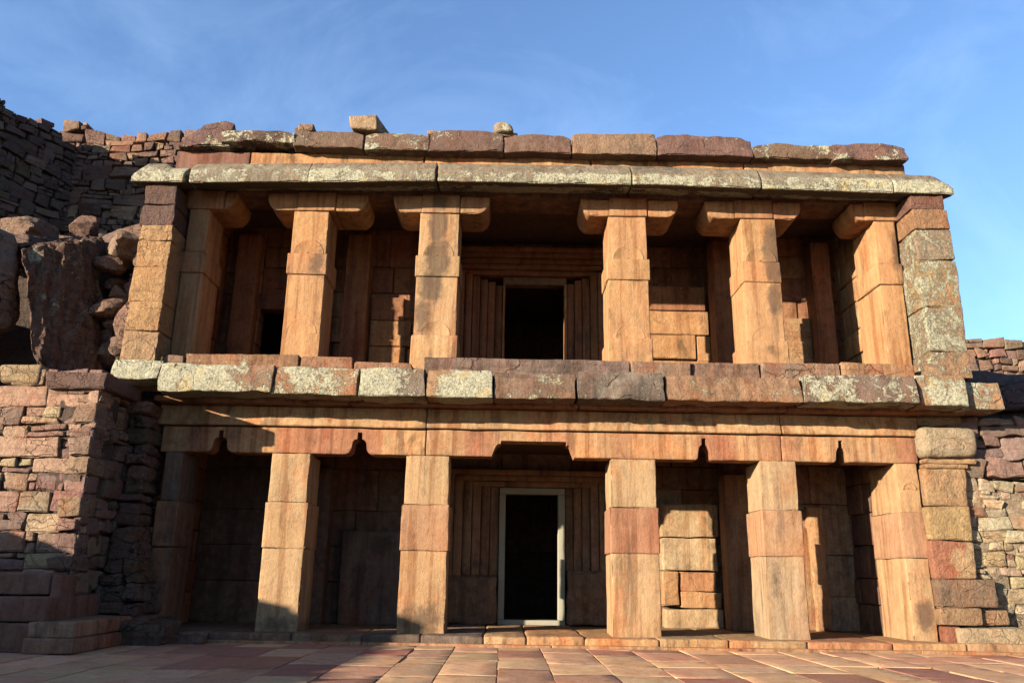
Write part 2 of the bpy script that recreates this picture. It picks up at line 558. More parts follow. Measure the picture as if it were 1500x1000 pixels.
FL = .125
TP = 2.458
def erode(zc=.45, s=.05):
    return None
lower = [
    (-4.74, -4.47, (DORANGE, DORANGE, BROWN), blob((-4.5, 1.2, .5, 1.6, .55))),
    (-3.26, -2.70, (mixc(TAN, ORANGE, .2), mixc(ORANGE, TAN, .6), mixc(TAN, ORANGE, .1)), blob((-3.2, .55, .12, .6, .35), (-2.95, .2, .5, .16, .75))),
    (-1.40, -.77, (mixc(ORANGE, TAN, .5), mixc(RED, TAN, .55), mixc(TAN, ORANGE, .2)), blob((-1.1, .28, .5, .30, .75), (-1.3, .9, .1, .3, .3))),
    (1.45, 2.09, (mixc(TAN, ORANGE, .2), mixc(RED, TAN, .3), TAN), blob((1.9, .85, .25, .35, .3), (1.75, .1, .6, .14, .4))),
    (3.52, 4.05, (mixc(TAN, GREY, .25), mixc(RED, TAN, .6), mixc(TAN, GREY, .1)), blob((3.65, .85, .08, .4, .75), (3.9, 1.6, .1, .3, .25))),
    (5.42, 5.74, (mixc(ORANGE, TAN, .6), mixc(RED, TAN, .5), mixc(ORANGE, TAN, .4)), blob((5.6, .45, .16, .28, .95), (5.45, 2.2, .05, .3, .5))),
]
for i, (a, c, t, d) in enumerate(lower):
    pillar(a, c, FL - .02, TP, (1.18, 1.79), 700 + i * 10, t, dark=d, depth=.9 if i == 5 else (.70 if i == 4 else (.56 if i == 2 else .66)), amp=.018, chipf=1.1)

upper = [
    (-4.84, -4.52, ORANGE, blob((-4.5, 5.9, .5, .2, .3))),
    (-3.27, -2.72, ORANGE, blob((-2.85, 5.3, .18, .4, .8), (-2.8, 4.6, .10, .6, .5), (-3.0, 6.05, .3, .08, .25))),
    (-1.37, -.75, mixc(TAN, ORANGE, .4), blob((-1.08, 5.95, .15, .35, 1.3), (-1.06, 5.4, .24, .35, 1.1), (-1.15, 4.95, .22, .35, 1.0), (-1.25, 4.5, .16, .4, .9))),
    (1.47, 2.07, mixc(ORANGE, TAN, .1), blob((1.8, 3.9, .3, .1, .2))),
    (3.48, 4.03, mixc(ORANGE, TAN, .15), blob((3.95, 5.55, .16, .5, 1.5), (3.92, 4.85, .14, .35, 1.0), (3.8, 4.05, .3, .15, .6))),
    (5.50, 5.84, ORANGE, blob((5.82, 5.6, .12, .6, .9), (5.75, 4.6, .06, .6, .5))),
]
def half_disc(b, cx, z0, r, y, t, tint, seed, dark):
    n = 20
    V, F = [], []
    prof = [(r, 0), (r - .006, t), (r - .022, t), (r - .03, t * .45), (0.02, t * .45)]
    for k in range(n + 1):
        a = math.pi * k / n
        for (rr, tt) in prof:
            V.append((cx + rr * math.cos(a), y - tt, z0 + rr * math.sin(a)))
    m = len(prof)
    for k in range(n):
        for j in range(m - 1):
            a = k * m + j
            F.append((a, a + 1, a + m + 1, a + m))
    V = np.array(V)
    b.add(V, F, tint, dark(V) if dark else 0)

def capital(cx, half, z0, z1, seed, tint, y0=-.01, depth=.72, lh=None, rh=None, dark=0.0):
    lh = half if lh is None else lh
    rh = half if rh is None else rh
    def fn(P):
        w = np.clip((P[:, 2] - z0) / (z1 - z0), 0, 1)
        # quarter-round underside at both ends
        cut = .17 * (1 - np.sqrt(np.clip(1 - (1 - np.clip(w / .8, 0, 1)) ** 2, 0, 1)))
        x = P[:, 0] - cx
        hx = np.where(x > 0, rh, lh)
        s = np.where(np.abs(x) > .27, (np.abs(x) - .27) / (hx - .27), 0)
        P = P.copy()
        P[:, 0] = cx + np.sign(x) * (np.abs(x) - s * cut)
        return P
    b = MB()
    b.block((cx - lh, y0, z0), (cx - .29, y0 + depth, z1), r=.02, amp=.01, res=.05, seed=seed, tint=tint, fn=fn, chip=.4, dark=dark)
    if rh > .35: b.block((cx + .285, y0 + .004, z0), (cx + rh, y0 + depth, z1), r=.02, amp=.01, res=.05, seed=seed + 1, tint=vary(tint, random.Random(seed), .1), fn=fn, chip=.4, dark=dark)
    b.block((cx - .295, y0 - .012, z0), (cx + min(rh, .28), y0 + depth + .01, z1 + .02), r=.014, amp=.006, res=.08, seed=seed + 2, tint=tint, chip=.2, dark=dark)
    return b

caps = [(-4.6, .3, .46), (-2.92, .75, .76), (-1.04, .73, .73), (1.80, .73, .75), (3.70, .74, .72), (5.67, .50, .2)]
rnd = random.Random(21)
for i, (a, c, t, d) in enumerate(upper):
    t3 = (t, vary(mixc(t, RED, .08), rnd, .06), vary(t, rnd, .05))
    o = pillar(a, c, 3.68, 6.118, (5.10, 5.43), 800 + i * 10, t3, dark=d, amp=.007, depth=.8 if i == 5 else (.70 if i == 4 else .66), chipf=.4, foot=4.2 if i in (2, 3, 4) else None,
               band_out=.02 if i != 4 else .010)
    if 0 < i < 5:
        cx = (a + c) / 2
        for z0, r in ((5.43, .235 if i != 1 else .23), (4.2, .225)):
            b = MB()
            half_disc(b, cx, z0, r, .004, .008, t, 1, d)
            put(b, 'medallion', M_SHAFT, o)
    cx, lh, rh = caps[i]
    put(capital(cx, .7, 6.12, 6.40, 860 + i * 5, mixc(t, DORANGE, .3), lh=lh, rh=rh, dark=blob((-1.06, 6.3, .15, .2, .9)) if i == 2 else .08), 'capital', M_SHAFT, o)

# --- beams over the upper pillars
b_segs = [(-5.3, -4.9), (5.9, 6.38), (-4.9, -2.9), (-2.9, -1.05), (-1.05, 1.8), (1.8, 3.72), (3.72, 5.9)]
for i, (a, c) in enumerate(b_segs):
    b = MB()
    b.block((a + .004, .03, 6.41), (c - .004, .62, 6.72), r=.02, amp=.03 if i == 4 else .012, res=.1, seed=900 + i, tint=mixc(DORANGE, BROWN, .3), chip=.5, dark=.6)  # beam colour darkened to paint in the eave's shade
    put(b, 'beam', M_LINTEL)

# --- lower lintel: bracketed course with bell-shaped notches, plain course above
NOTCH = ((-3.985, .19, .09), (-2.045, .195, .09), (2.765, .125, .035), (4.685, .115, .035))
def botprof(x):
    z = np.full_like(x, 2.46)
    for c, w, r in NOTCH:
        d = np.abs(x - c)
        flare = 2.46 + r - np.sqrt(np.clip(r * r - np.clip(w - d, 0, r) ** 2, 0, None))
        dome = 2.46 + r + (.205 - r) * np.clip(1 - (d / (w - r)) ** 5, 0, 1) ** .6
        z = np.where(d < w - r, np.maximum(z, dome), np.where(d < w, np.maximum(z, flare), z))
        z = np.where(d < .033, 2.765, z)
    for lo, hi in ((-.20, .95),):
        t = np.clip(np.minimum(x - lo, hi - x) / .09, 0, 1)
        z = np.maximum(z, 2.46 + .17 * np.sin(t * math.pi / 2))
        t2 = (x > lo + .12) & (x < hi - .11)
        z = np.where(t2, 2.675, z)
    return z
xtra = []
for c, w, r in NOTCH:
    xtra += [c + q * g_ for q in (-1, 1) for g_ in [w - r * f for f in (0, .4, .7, .88, .985, 1.01, 1.05, 1.12, 1.3)] + [.045]]
    xtra += [c - .036, c + .036, c - .031, c + .031, c]
xtra += [-.2, -.19, -.18, -.16, -.14, -.12, -.085, -.075, .95, .94, .93, .91, .89, .87, .845, .835]
def linfn(P):
    P = P.copy()
    bz = botprof(P[:, 0])
    w = (2.82 - P[:, 2]) / .36
    P[:, 2] = 2.82 - w * (2.82 - bz)
    return P
rnd = random.Random(5)
for i, (a, c, t, d) in enumerate([(-4.80, -1.12, mixc(ORANGE, TAN, .35), blob((-4.6, 2.6, .3, .3, .5), (-3.7, 2.6, .12, .2, .5))),
                                  (-1.115, 3.85, mixc(mixc(ORANGE, TAN, .5), RED, .2), blob((1.3, 2.75, .1, .2, .35))), (3.855, 5.76, mixc(mixc(ORANGE, TAN, .5), RED, .15), blob((5.3, 2.7, .12, .3, .3)))]):
    b = MB()
    b.block((a, 0, 2.46), (c, .30, 2.82), r=.018, amp=.009, res=.07, seed=920 + i, tint=lambda P, t=t: np.clip(np.array(t)[None] * (1 + .0 * P[:, :1]) + (np.array(RED) - np.array(t))[None] * np.clip(fnoise(P * np.array([1.6, 1, .3]), 1.3, 77, 3) * 2.2, 0, .75)[:, None], .02, 1),
            fn=linfn, ex=xtra, chip=.18, dark=d)
    put(b, 'bracket_lintel', M_LINTEL)
for i, (a, c) in enumerate([(-4.88, -1.125), (-1.12, 3.86), (3.865, 5.80)]):
    b = MB()
    def fn2(P):
        P = P.copy()
        P[:, 1] += np.where(P[:, 1] < .2, np.clip((P[:, 2] - 2.86) * .30, 0, .05), 0)
        return P
    b.block((a, -.055, 2.832), (c, .60, 3.12), r=.02, amp=.010, res=.08, seed=930 + i, tint=mixc(TAN, ORANGE, .45), fn=fn2, chip=.3,
            dark=blob((2.6, 3.05, .3, .12, .7), (.2, 3.08, .2, .1, .4), (-2.5, 3.0, .2, .12, .4), (4.6, 3.1, .8, .06, .4)), ez=(2.845, 2.86, 2.875))
    put(b, 'lintel', M_LINTEL)
b = MB()
for a, c in ((-4.9, -2.2), (-2.19, 1.0), (1.01, 3.9), (3.91, 6.4)):
    b.block((a, -.22, 3.125), (c, .5, 3.21), r=.02, amp=.015, res=.12, seed=int(940 + a), tint=mixc(DORANGE, BROWN, .3), dark=.25)
put(b, 'soffit_moulding', M_LINTEL)

# --- mid ledge slabs
ledge = [(-5.34, -4.70, 3.33, 3.62, GREY, .75, 0, -.62), (-4.68, -3.15, 3.18, 3.57, mixc(ORANGE, GREY, .5), .55, .15, -.65), (-3.14, -2.0, 3.17, 3.56, ORANGE, .38, .1, -.64),
         (-1.99, -1.09, 3.15, 3.56, GREY, .62, .1, -.68), (-1.08, -.2, 3.16, 3.55, mixc(ORANGE, TAN, .5), .42, .1, -.65), (-.19, .93, 3.17, 3.52, BROWN, .12, .45, -.60),
         (.95, 2.12, 3.17, 3.55, GREY, .05, .85, -.63), (2.15, 4.0, 3.18, 3.53, mixc(ORANGE, BROWN, .5), .1, .5, -.60), (4.02, 5.53, 3.17, 3.56, (.24, .15, .12), .42, .1, -.68),
         (5.56, 6.24, 3.16, 3.60, mixc(TAN, ORANGE, .5), .36, 0, -.62), (6.2, 6.78, 3.14, 3.52, mixc(TAN, ORANGE, .5), .42, .1, -.50)]
for i, (a, c, z0, z1, t, l, d, y) in enumerate(ledge):
    b = MB()
    def fnl(P, z0=z0, z1=z1):
        P = P.copy()
        u = np.clip((P[:, 2] - z0) / (z1 - z0), 0, 1)
        P[:, 1] += np.where(P[:, 1] < -.3, .07 * u ** 2, 0)
        return P
    b.block((a + .004, y, z0), (c - .003, .12, z1), r=.010, amp=.038, res=.05, seed=950 + i, tint=mixc(t, (.36, .25, .17), .35), fn=fnl, chip=1.7, ns=3.6, jit=.012,
            dark=lambda P, d=d, s=i: d * np.clip(.75 + .9 * fnoise(P, 1.1, s, 2), 0, 1), lich=lambda P, l=l, s=i: np.where(P[:, 1] < -.2, (l * 1.25 + .12) * np.clip(1.0 + 1.2 * fnoise(P, 1.8, 40 + s, 2), 0, 1.6), 0))
    put(b, 'ledge_slab', M_LEDGE)
# --- sill stones
sill = [(-4.78, -4.5, 3.76, BROWN, .2, 0), (-4.49, -2.9, 3.79, mixc(ORANGE, RED, .4), .1, .25), (-2.89, -2.15, 3.78, mixc(ORANGE, RED, .4), .3, .0), (-2.14, -1.32, 3.70, mixc(ORANGE, RED, .3), .05, .0),
        (-1.16, 1.72, 3.79, mixc(GREY, PURPLE, .5), .62, .0), (1.73, 2.56, 3.78, mixc(GREY, ORANGE, .4), .5, .0), (2.57, 3.54, 3.78, mixc(PURPLE, RED, .3), .2, .05),
        (3.55, 4.66, 3.79, mixc(GREY, ORANGE, .5), .45, .0), (4.67, 5.72, 3.81, ORANGE, .15, .05)]
for i, (a, c, z1, t, d, l) in enumerate(sill):
    b = MB()
    b.block((a, -.32 + rnd.uniform(-.03, .03), 3.50), (c - .006, .3, z1), r=.014, amp=.02, res=.06, seed=970 + i, tint=vary(mixc(t, (.36, .25, .17), .4), rnd), chip=1.0, ns=4, jit=.01,
            dark=lambda P, d=d, s=i: d * np.clip(.9 + .9 * fnoise(P, 1.3, 200 + s, 2), 0, 1), lich=l)
    put(b, 'sill_stone', M_LEDGE)

# --- eave slabs
eave = [(-5.53, -4.76, .5), (-4.70, -2.96, .46), (-2.95, -1.09, .44), (-1.075, 1.78, .5), (1.79, 3.68, .52), (3.69, 5.62, .5), (5.63, 6.49, .5)]
for i, (a, c, l) in enumerate(eave):
    b = MB()
    z0 = 6.20 if i else 6.19
    z0 = 6.30
    def fne(P, z0=z0, i=i, a=a):
        P = P.copy()
        fr = np.clip((-.05 - P[:, 1]) / .4, 0, 1)
        u = np.clip((P[:, 2] - z0 - .14) / .34, 0, 1)
        P[:, 1] += fr * u ** 1.4 * .30
        P[:, 2] += np.interp(P[:, 0], [-5.5, -4.7, -2.95, -1.08, 1.78, 3.68, 5.6, 6.5], [0, .012, .052, .098, .103, .075, .045, .035])
        # underside rises toward the back
        w = 1 - np.clip((P[:, 2] - z0) / .38, 0, 1)
        P[:, 2] += (1 - np.clip((-P[:, 1] + .0) / .45, 0, 1)) * .12 * w
        if i == 0:
            P[:, 2] += np.clip((P[:, 0] - (a + .42)) / .08, 0, 1) * -.07 * (1 - w)
            P[:, 2] -= np.clip((a + .16 - P[:, 0]) / .16, 0, 1) ** 1.5 * .16 * (1 - w)
        if i == 6:
            P[:, 2] -= np.clip((P[:, 0] - 6.31) / .18, 0, 1) ** 1.5 * .14 * (1 - w)
        return P
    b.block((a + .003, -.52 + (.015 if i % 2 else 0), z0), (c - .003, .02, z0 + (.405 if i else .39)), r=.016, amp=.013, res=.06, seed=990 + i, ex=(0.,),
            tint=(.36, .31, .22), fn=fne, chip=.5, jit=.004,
            dark=lambda P, z0=z0 + .06: np.where((P[:, 1] > -.45) & (P[:, 2] < z0 + .12), 1.2, np.where(P[:, 2] > z0 + .22, .42 + .3 * fnoise(P, 1.4, 5, 2), .05)),  # underside blackened in colour to deepen the shade below the eave
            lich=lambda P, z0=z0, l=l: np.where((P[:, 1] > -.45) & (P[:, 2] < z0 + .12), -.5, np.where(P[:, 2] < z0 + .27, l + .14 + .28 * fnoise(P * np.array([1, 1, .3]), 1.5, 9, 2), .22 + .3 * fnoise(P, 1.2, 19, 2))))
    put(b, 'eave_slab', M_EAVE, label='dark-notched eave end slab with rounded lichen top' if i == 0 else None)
# --- thin orange course above the eave
crs = [(-5.0, -3.9, mixc(PURPLE, RED, .3)), (-3.89, -1.3, ORANGE), (-1.29, 1.2, ORANGE), (1.21, 3.5, ORANGE), (3.51, 5.93, mixc(ORANGE, TAN, .4))]
for i, (a, c, t) in enumerate(crs):
    b = MB()
    b.block((a * 1.01, -.20, 6.62), (c * 1.01 - .005, .8, 6.985 - (.01 if i < 4 else .02)), r=.015, amp=.012, res=.1, seed=1010 + i, tint=t, chip=.3, dark=.05)
    put(b, 'course_stone', M_LINTEL)
# --- parapet stones
para = [(-5.0, -4.20, 6.92, 7.32, 'r', -.42, .24), (-4.32, -3.20, 6.98, 7.18, 'd', -.56, .2), (-3.24, -2.19, 6.86, 7.22, '', -.50, .12), (-2.18, -1.225, 6.85, 7.19, '', -.5, .22),
        (-1.215, -.115, 6.84, 7.25, '', -.5, .14), (-.105, .90, 6.85, 7.22, '', -.49, .0), (.91, 2.165, 6.84, 7.27, '', -.5, .0), (2.175, 3.585, 6.84, 7.26, '', -.5, .12),
        (3.595, 4.9, 6.88, 7.13, 'd', -.52, .18), (4.80, 5.90, 6.86, 7.16, 'r', -.50, .22)]
for i, (a, c, z0, z1, s, y, l) in enumerate(para):
    b = MB()
    def fnp(P, z0=z0, z1=z1, a=a, c=c, i=i, s=s):
        P = P.copy()
        u = np.clip((P[:, 2] - z0) / (z1 - z0), 0, 1)
        P[:, 2] += u * fnoise(np.stack([P[:, 0], P[:, 0] * 0 + i * 3.3, P[:, 0] * 0], 1), 2.2, i, 3) * .045
        P[:, 2] -= u * .05 * np.clip(1 - np.minimum(P[:, 0] - a, c - P[:, 0]) / .15, 0, 1)
        if i == 0:
            P[:, 0] += np.where(P[:, 0] < a + .4, .28 * u ** 1.3, 0) * np.clip((a + .4 - P[:, 0]) / .4, 0, 1)
            P[:, 2] += u * .04 * np.clip((P[:, 0] - a - .3) / .3, 0, 1)
        if i == 2:
            P[:, 2] += u * .09 * (P[:, 0] < a + .2)
        if s == 'd':
            P[:, 1] += .1 * (1 - u) * (P[:, 1] < 0)
        P[:, 1] += np.where(P[:, 1] < 0, .06 * u ** 2, 0)
        return P
    z0 += .105 if s == '' else .07; z1 += .05
    b.block((a * 1.007, y + .08, z0), (c * 1.007, .43, z1), r=.015, amp=.026 if s == '' else .04, res=.055, ns=4.2, seed=1030 + i, tint=vary(mixc(PURPLE, BROWN, rnd.random()), rnd, .12) if i != 6 else mixc(BROWN, TAN, .3),
            fn=fnp, chip=.9 if s == '' else 1.4, dark=lambda P, s=s, i=i: (.34 if s != 'd' else .5) + .35 * fnoise(P, 1.6, 80 + i, 2), lich=lambda P, l=l, s=i: l * 1.6 * np.clip(1.0 + 1.8 * fnoise(P, 1.9, 60 + s, 2), 0, 2))
    put(b, 'parapet_stone', M_PARA)
for i, (a, c, z0, z1) in enumerate([(-1.27, -.95, 7.235, 7.275), (1.85, 2.17, 7.25, 7.285), (-.3, .1, 7.22, 7.25)]):
    b = MB()
    b.block((a, -.34, z0 + .02), (c, .18, z1 + .05), r=.02, amp=.02, res=.07, seed=1050 + i, tint=mixc(BROWN, TAN, .5), chip=.6)
    put(b, 'roof_chip', M_PARA)
# roof mass behind the parapet
b = MB()
b.block((-4.95, .38, 6.76), (5.85, 3.0, 7.05), r=.05, amp=.04, res=.3, seed=1060, tint=BROWN)
put(b, 'roof', M_PARA)

# --- corner piers of the upper storey
def pier(specs, x0, x1, y0, y1, mat, seed, name='corner_pier', **kw):
    b = MB()
    for i, (z0, z1, t, dx0, dx1, dk, li) in enumerate(specs):
        b.block((x0 + dx0, y0 + kw.get('dy', {}).get(i, 0), z0 + .004), (x1 + dx1, y1, z1 - .004), r=.014, amp=kw.get('amp', .022), res=.05, seed=seed + i * 3, tint=t, chip=.5, jit=.008, dark=dk, lich=li, ns=4.5)
    return put(b, name, mat)
PO = (.60, .36, .17)
pier([(3.62, 4.07, mixc(PO, GREY, .25), 0, 0, .05, .05), (4.07, 4.50, PO, .02, 0, .05, 0), (4.50, 5.02, PO, .01, 0, 0, 0), (5.02, 5.42, PO, .03, 0, .05, 0), (5.42, 5.66, mixc(PO, TAN, .3), .03, .0, 0, 0),
      (5.66, 5.98, PURPLE, .0, -.01, .15, .05), (5.98, 6.31, PURPLE, .02, -.01, .15, .05)], -5.35, -4.86, -.43, 2.3, M_PIER, 1100)
pier([(3.58, 3.97, mixc(ORANGE, GREY, .35), 0, 0, .05, .55), (3.97, 4.62, mixc(TAN, GREY, .4), .02, -.01, .05, .68), (4.62, 5.32, mixc(TAN, YEL, .4), .0, 0, 0, .66), (5.32, 5.80, mixc(TAN, GREY, .5), .02, -.02, .1, .6),
      (5.80, 6.12, mixc(ORANGE, BROWN, .4), .02, -.03, .05, .2), (6.12, 6.36, mixc(PURPLE, RED, .3), .0, -.06, .1, .1)], 5.86, 6.42, -.45, 2.3, M_PIER, 1140)
# side walls of the upper verandah, with block joints
def ashlar(x0, x1, z0, z1, y, seed, tints, ch=(.36, .5), cw=(.6, 1.2), depth=.3, amp=.012, name='back_wall', gap=.005, dark=.46, side=None, mat=None, build=True, jy=.02, b=None):  # default dark paints the verandah's shade into the wall colour
    rn = random.Random(seed)
    b = b or MB()
    z = z0
    k = 0
    while z < z1 - .02:
        h = rn.uniform(*ch)
        if z + h > z1 - .18: h = z1 - z
        x = x0
        while x < x1 - .02:
            w = rn.uniform(*cw)
            if x + w > x1 - .25: w = x1 - x
            dy = rn.uniform(-jy, jy)
            k += 1
            b.block((x + gap, y + dy, z + gap), (x + w - gap, y + depth, z + h - gap), r=.018, amp=amp, res=.14, seed=seed * 31 + k, tint=vary(rn.choice(tints), rn, .14), chip=.3, dark=dark,
                    M=side)
            x += w
        z += h
    if build:
        return put(b, name, mat or M_WALL)
    return b
WT = [DORANGE, (.36, .165, .09), mixc(ORANGE, DORANGE, .5), DORANGE, (.38, .16, .085)]
YB = 1.80
def side_wall(x, y0, y1, z0, z1, seed, sgn, tints=WT, dark=.3):
    # facing +X (sgn=-1: wall on the left) or -X (sgn=1: wall on the right)
    if sgn > 0:
        M = Matrix.Translation((x, 0, 0)) @ Matrix(((0, 1, 0, 0), (1, 0, 0, 0), (0, 0, 1, 0), (0, 0, 0, 1)))
    else:
        M = Matrix.Translation((x, 0, 0)) @ Matrix(((0, -1, 0, 0), (1, 0, 0, 0), (0, 0, 1, 0), (0, 0, 0, 1)))
    b = ashlar(y0, y1, z0, z1, 0, seed, tints, side=M, build=False, cw=(.5, .8), depth=.22, dark=dark)
    return put(b, 'side_wall', M_WALL)
side_wall(5.63, .40, 2.1, 3.62, 6.6, 31, 1, [mixc(ORANGE, TAN, .5), TAN, mixc(ORANGE, TAN, .3)], .05)
side_wall(-4.84, .45, 2.1, 3.62, 6.6, 33, -1)
side_wall(5.45, .6, 2.1, .1, 2.9, 35, 1, [BROWN, (.33, .19, .12)], .5)
side_wall(-4.80, .5, 2.1, .1, 2.9, 37, -1)

# --- back walls (lower): side bays stand forward, the central part is recessed
LT = [mixc(ORANGE, GREY, .5), mixc(DORANGE, GREY, .4), mixc(TAN, GREY, .5), DORANGE]
YD = 2.35
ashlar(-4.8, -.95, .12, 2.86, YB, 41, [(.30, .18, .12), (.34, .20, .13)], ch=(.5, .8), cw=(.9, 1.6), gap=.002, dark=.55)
ashlar(3.5, 5.5, .12, 2.86, YB, 43, LT, ch=(.5, .8), cw=(.9, 1.6), gap=.003)
ashlar(1.76, 3.6, .12, 2.86, YD, 44, LT)
ashlar(-.97, 1.78, 2.42, 2.86, YD - .02, 45, LT)
# upper
ashlar(-4.84, -4.2, 3.66, 6.62, YB, 47, WT, cw=(.7, .9))
ashlar(-4.2, -3.4, 5.12, 6.62, YB, 49, WT)
ashlar(-3.4, -1.0, 3.66, 6.62, YB, 51, WT, ch=(.38, .52), cw=(.45, .9), gap=.003)
ashlar(3.5, 5.7, 3.66, 6.62, YB + .05, 53, WT, ch=(.38, .52), gap=.003)
ashlar(1.76, 3.6, 3.66, 6.62, YD, 54, WT, ch=(.38, .52), gap=.003)
ashlar(-1.03, 1.80, 6.02, 6.62, YD - .01, 55, WT, ch=(.2, .26))

def slab(name, lo, hi, tint, seed, mat=M_WALL, **kw):
    b = MB()
    kk = dict(r=.02, amp=.014, res=.09, chip=.4)
    kk.update(kw)
    b.block(lo, hi, seed=seed, tint=tint, **kk)
    return put(b, name, mat)
for x0, x1 in ((3.56, 3.95), (-1.40, -1.06)):   # returns between the side bays and the recessed centre
    for z0, z1 in ((.12, 2.86), (3.66, 6.62)):
        slab('wall_return', (x0, 1.95, z0 + .01), (x1, 2.8, z1 - .01), DORANGE, 1190 + int(x0 * 2 + z0), dark=.4)
# pilasters and projecting slabs on the back walls
for i, (lo, hi, t, d) in enumerate([
        ((3.44, 1.50, 3.66), (3.86, 1.95, 6.4), DORANGE, .2), ((-2.74, 1.5, 3.66), (-2.34, 1.95, 6.4), DORANGE, .3), ((5.10, 1.5, 3.66), (5.42, 1.95, 6.4), DORANGE, .3),
        ((-3.42, 1.62, 3.66), (-3.0, 1.95, 6.4), DORANGE, .3), ((-4.62, 1.6, 3.66), (-4.24, 1.95, 6.4), DORANGE, .3),
        ((3.42, 1.5, .12), (3.88, 1.9, 2.45), mixc(BROWN, ORANGE, .5), .3), ((-3.1, 1.5, .12), (-2.72, 1.9, 2.45), BROWN, .5)]):
    slab('pilaster', lo, hi, t, 1200 + i, dark=d)
b = MB()  # facings left undarkened where the sun patches land
for i, (x0, x1, z0, z1, t) in enumerate([(2.0, 3.42, 5.32, 5.76, DORANGE), (2.0, 3.46, 4.89, 5.31, ORANGE), (2.0, 3.22, 4.46, 4.88, ORANGE), (3.24, 3.48, 4.42, 4.87, ORANGE), (2.0, 3.5, 3.7, 4.42, ORANGE)]):
    b.block((x0, 2.06 + .012 * (i % 2), z0), (x1 - .005, 2.35, z1 - .005), r=.012, amp=.012, res=.08, seed=1220 + i, tint=t, chip=.6, dark=.12)
put(b, 'wall_facing', M_WALL)
b = MB()
for i, (x0, x1, z0, z1, t) in enumerate([(-2.3, -1.75, 4.95, 5.35, DORANGE), (-2.3, -1.62, 4.5, 4.94, ORANGE), (-1.60, -1.0, 4.48, 4.93, ORANGE), (-2.3, -1.7, 3.75, 4.49, ORANGE), (-1.66, -1.0, 3.75, 4.46, ORANGE)]):
    b.block((x0, 1.72 + .004 * (i % 2), z0), (x1 - .005, 1.9, z1 - .004), r=.010, amp=.008, res=.08, seed=1230 + i, tint=t, chip=.6, dark=.12)
put(b, 'wall_facing', M_WALL)
# upper: grainy banded slab between the last two pillars
slab('wall_facing', (4.4, 1.74, 3.66), (5.09, 1.95, 5.12), mixc(TAN, ORANGE, .4), 1241, mat=M_RUB, dark=.1)
# lower: pale battered slabs
b = MB()
for i, (x0, x1, z0, z1, t) in enumerate([(2.50, 3.42, 1.50, 2.02, TAN), (2.52, 3.40, .99, 1.49, mixc(TAN, CREAM, .3)), (2.50, 2.76, .45, .98, ORANGE), (2.77, 3.36, .68, .98, mixc(ORANGE, RED, .4)), (2.77, 3.42, .42, .67, ORANGE), (2.53, 3.46, .12, .41, TAN)]):
    b.block((x0, 2.0 + .03 * (i % 2), z0), (x1 - .008, 2.35, z1 - .008), r=.02, amp=.03, res=.08, seed=1250 + i, tint=t, chip=.6, dark=.1)
put(b, 'wall_facing', M_WALL)
b = MB()
b.block((4.40, 1.72, .12), (4.80, 1.9, 1.66), r=.03, amp=.04, res=.08, seed=1260, tint=mixc(TAN, ORANGE, .4), chip=.7, dark=.1)
b.block((4.74, 1.66, .12), (5.0, 1.9, 1.98), r=.03, amp=.05, res=.08, seed=1262, tint=mixc(TAN, ORANGE, .5), chip=.9, dark=.15)
put(b, 'wall_facing', M_WALL)
slab('wall_facing', (-2.5, 1.60, .12), (-1.55, 1.9, 1.50), (.24, .17, .13), 1264, dark=blob((-1.9, 1.3, .3, .25, .8)), lich=blob((-2.05, .9, .07, .5, .9), (-2.2, .35, .3, .08, .9)))

# --- doors: vertical fascia bands either side, frame, threshold
def fasc(x0, x1, z0, z1, y, n, seed, inward, tint=DORANGE, dark=.25, base=None):
    b = MB()
    w = (x1 - x0) / n
    for k in range(n):
        j = k if inward > 0 else n - 1 - k
        yy = y - .28 + .055 * j - (.03 if k % 2 else 0)
        a = x0 + k * w
        zz = base if base else z0
        b.block((a + .004, yy, zz), (a + w - .004, y + .2, z1 - .035 * j), r=.012, amp=.006, res=.14, seed=seed + k, tint=vary(tint, random.Random(seed + k), .15), chip=.15, dark=dark)
    if base:
        b.block((x0 + .02, y - .29, z0), (x1 - .01, y + .2, base), r=.05, amp=.07, res=.06, seed=seed + 40, tint=mixc(tint, BROWN, .4), chip=1.0, dark=.5, ns=4)
    return b
DC = mixc(ORANGE, BROWN, .45)
put(fasc(-.97, -.10, .12, 2.46, YD, 6, 1300, 1, DC, base=.86, dark=.45), 'door_jamb', M_WALL)
put(fasc(.985, 1.80, .12, 2.46, YD, 6, 1320, -1, DC, base=.95, dark=.45), 'door_jamb', M_WALL)
put(fasc(-1.03, -.10, 3.66, 6.05, YD, 7, 1340, 1, DORANGE, dark=.15), 'door_jamb', M_WALL)
put(fasc(1.03, 1.82, 3.66, 6.05, YD, 6, 1360, -1, DORANGE, dark=.1), 'door_jamb', M_WALL)
b = MB()
for k in range(5):
    b.block((-1.03 + .05 * k, YD - .36 + .06 * k, 5.98 + .09 * (4 - k)), (1.80 - .05 * k, YD + .2, 6.065 + .09 * (4 - k)), r=.015, amp=.015, res=.12, seed=1380 + k, tint=vary(DORANGE, rnd), chip=.4, dark=.3)
put(b, 'door_lintel', M_WALL)
b = MB()
for k in range(3):
    b.block((-.97, YD - .30 + .07 * k, 2.27 + .09 * (2 - k)), (1.80, YD + .2, 2.355 + .09 * (2 - k)), r=.015, amp=.012, res=.12, seed=1430 + k, tint=DC, chip=.3, dark=.35)
put(b, 'door_lintel', M_WALL)
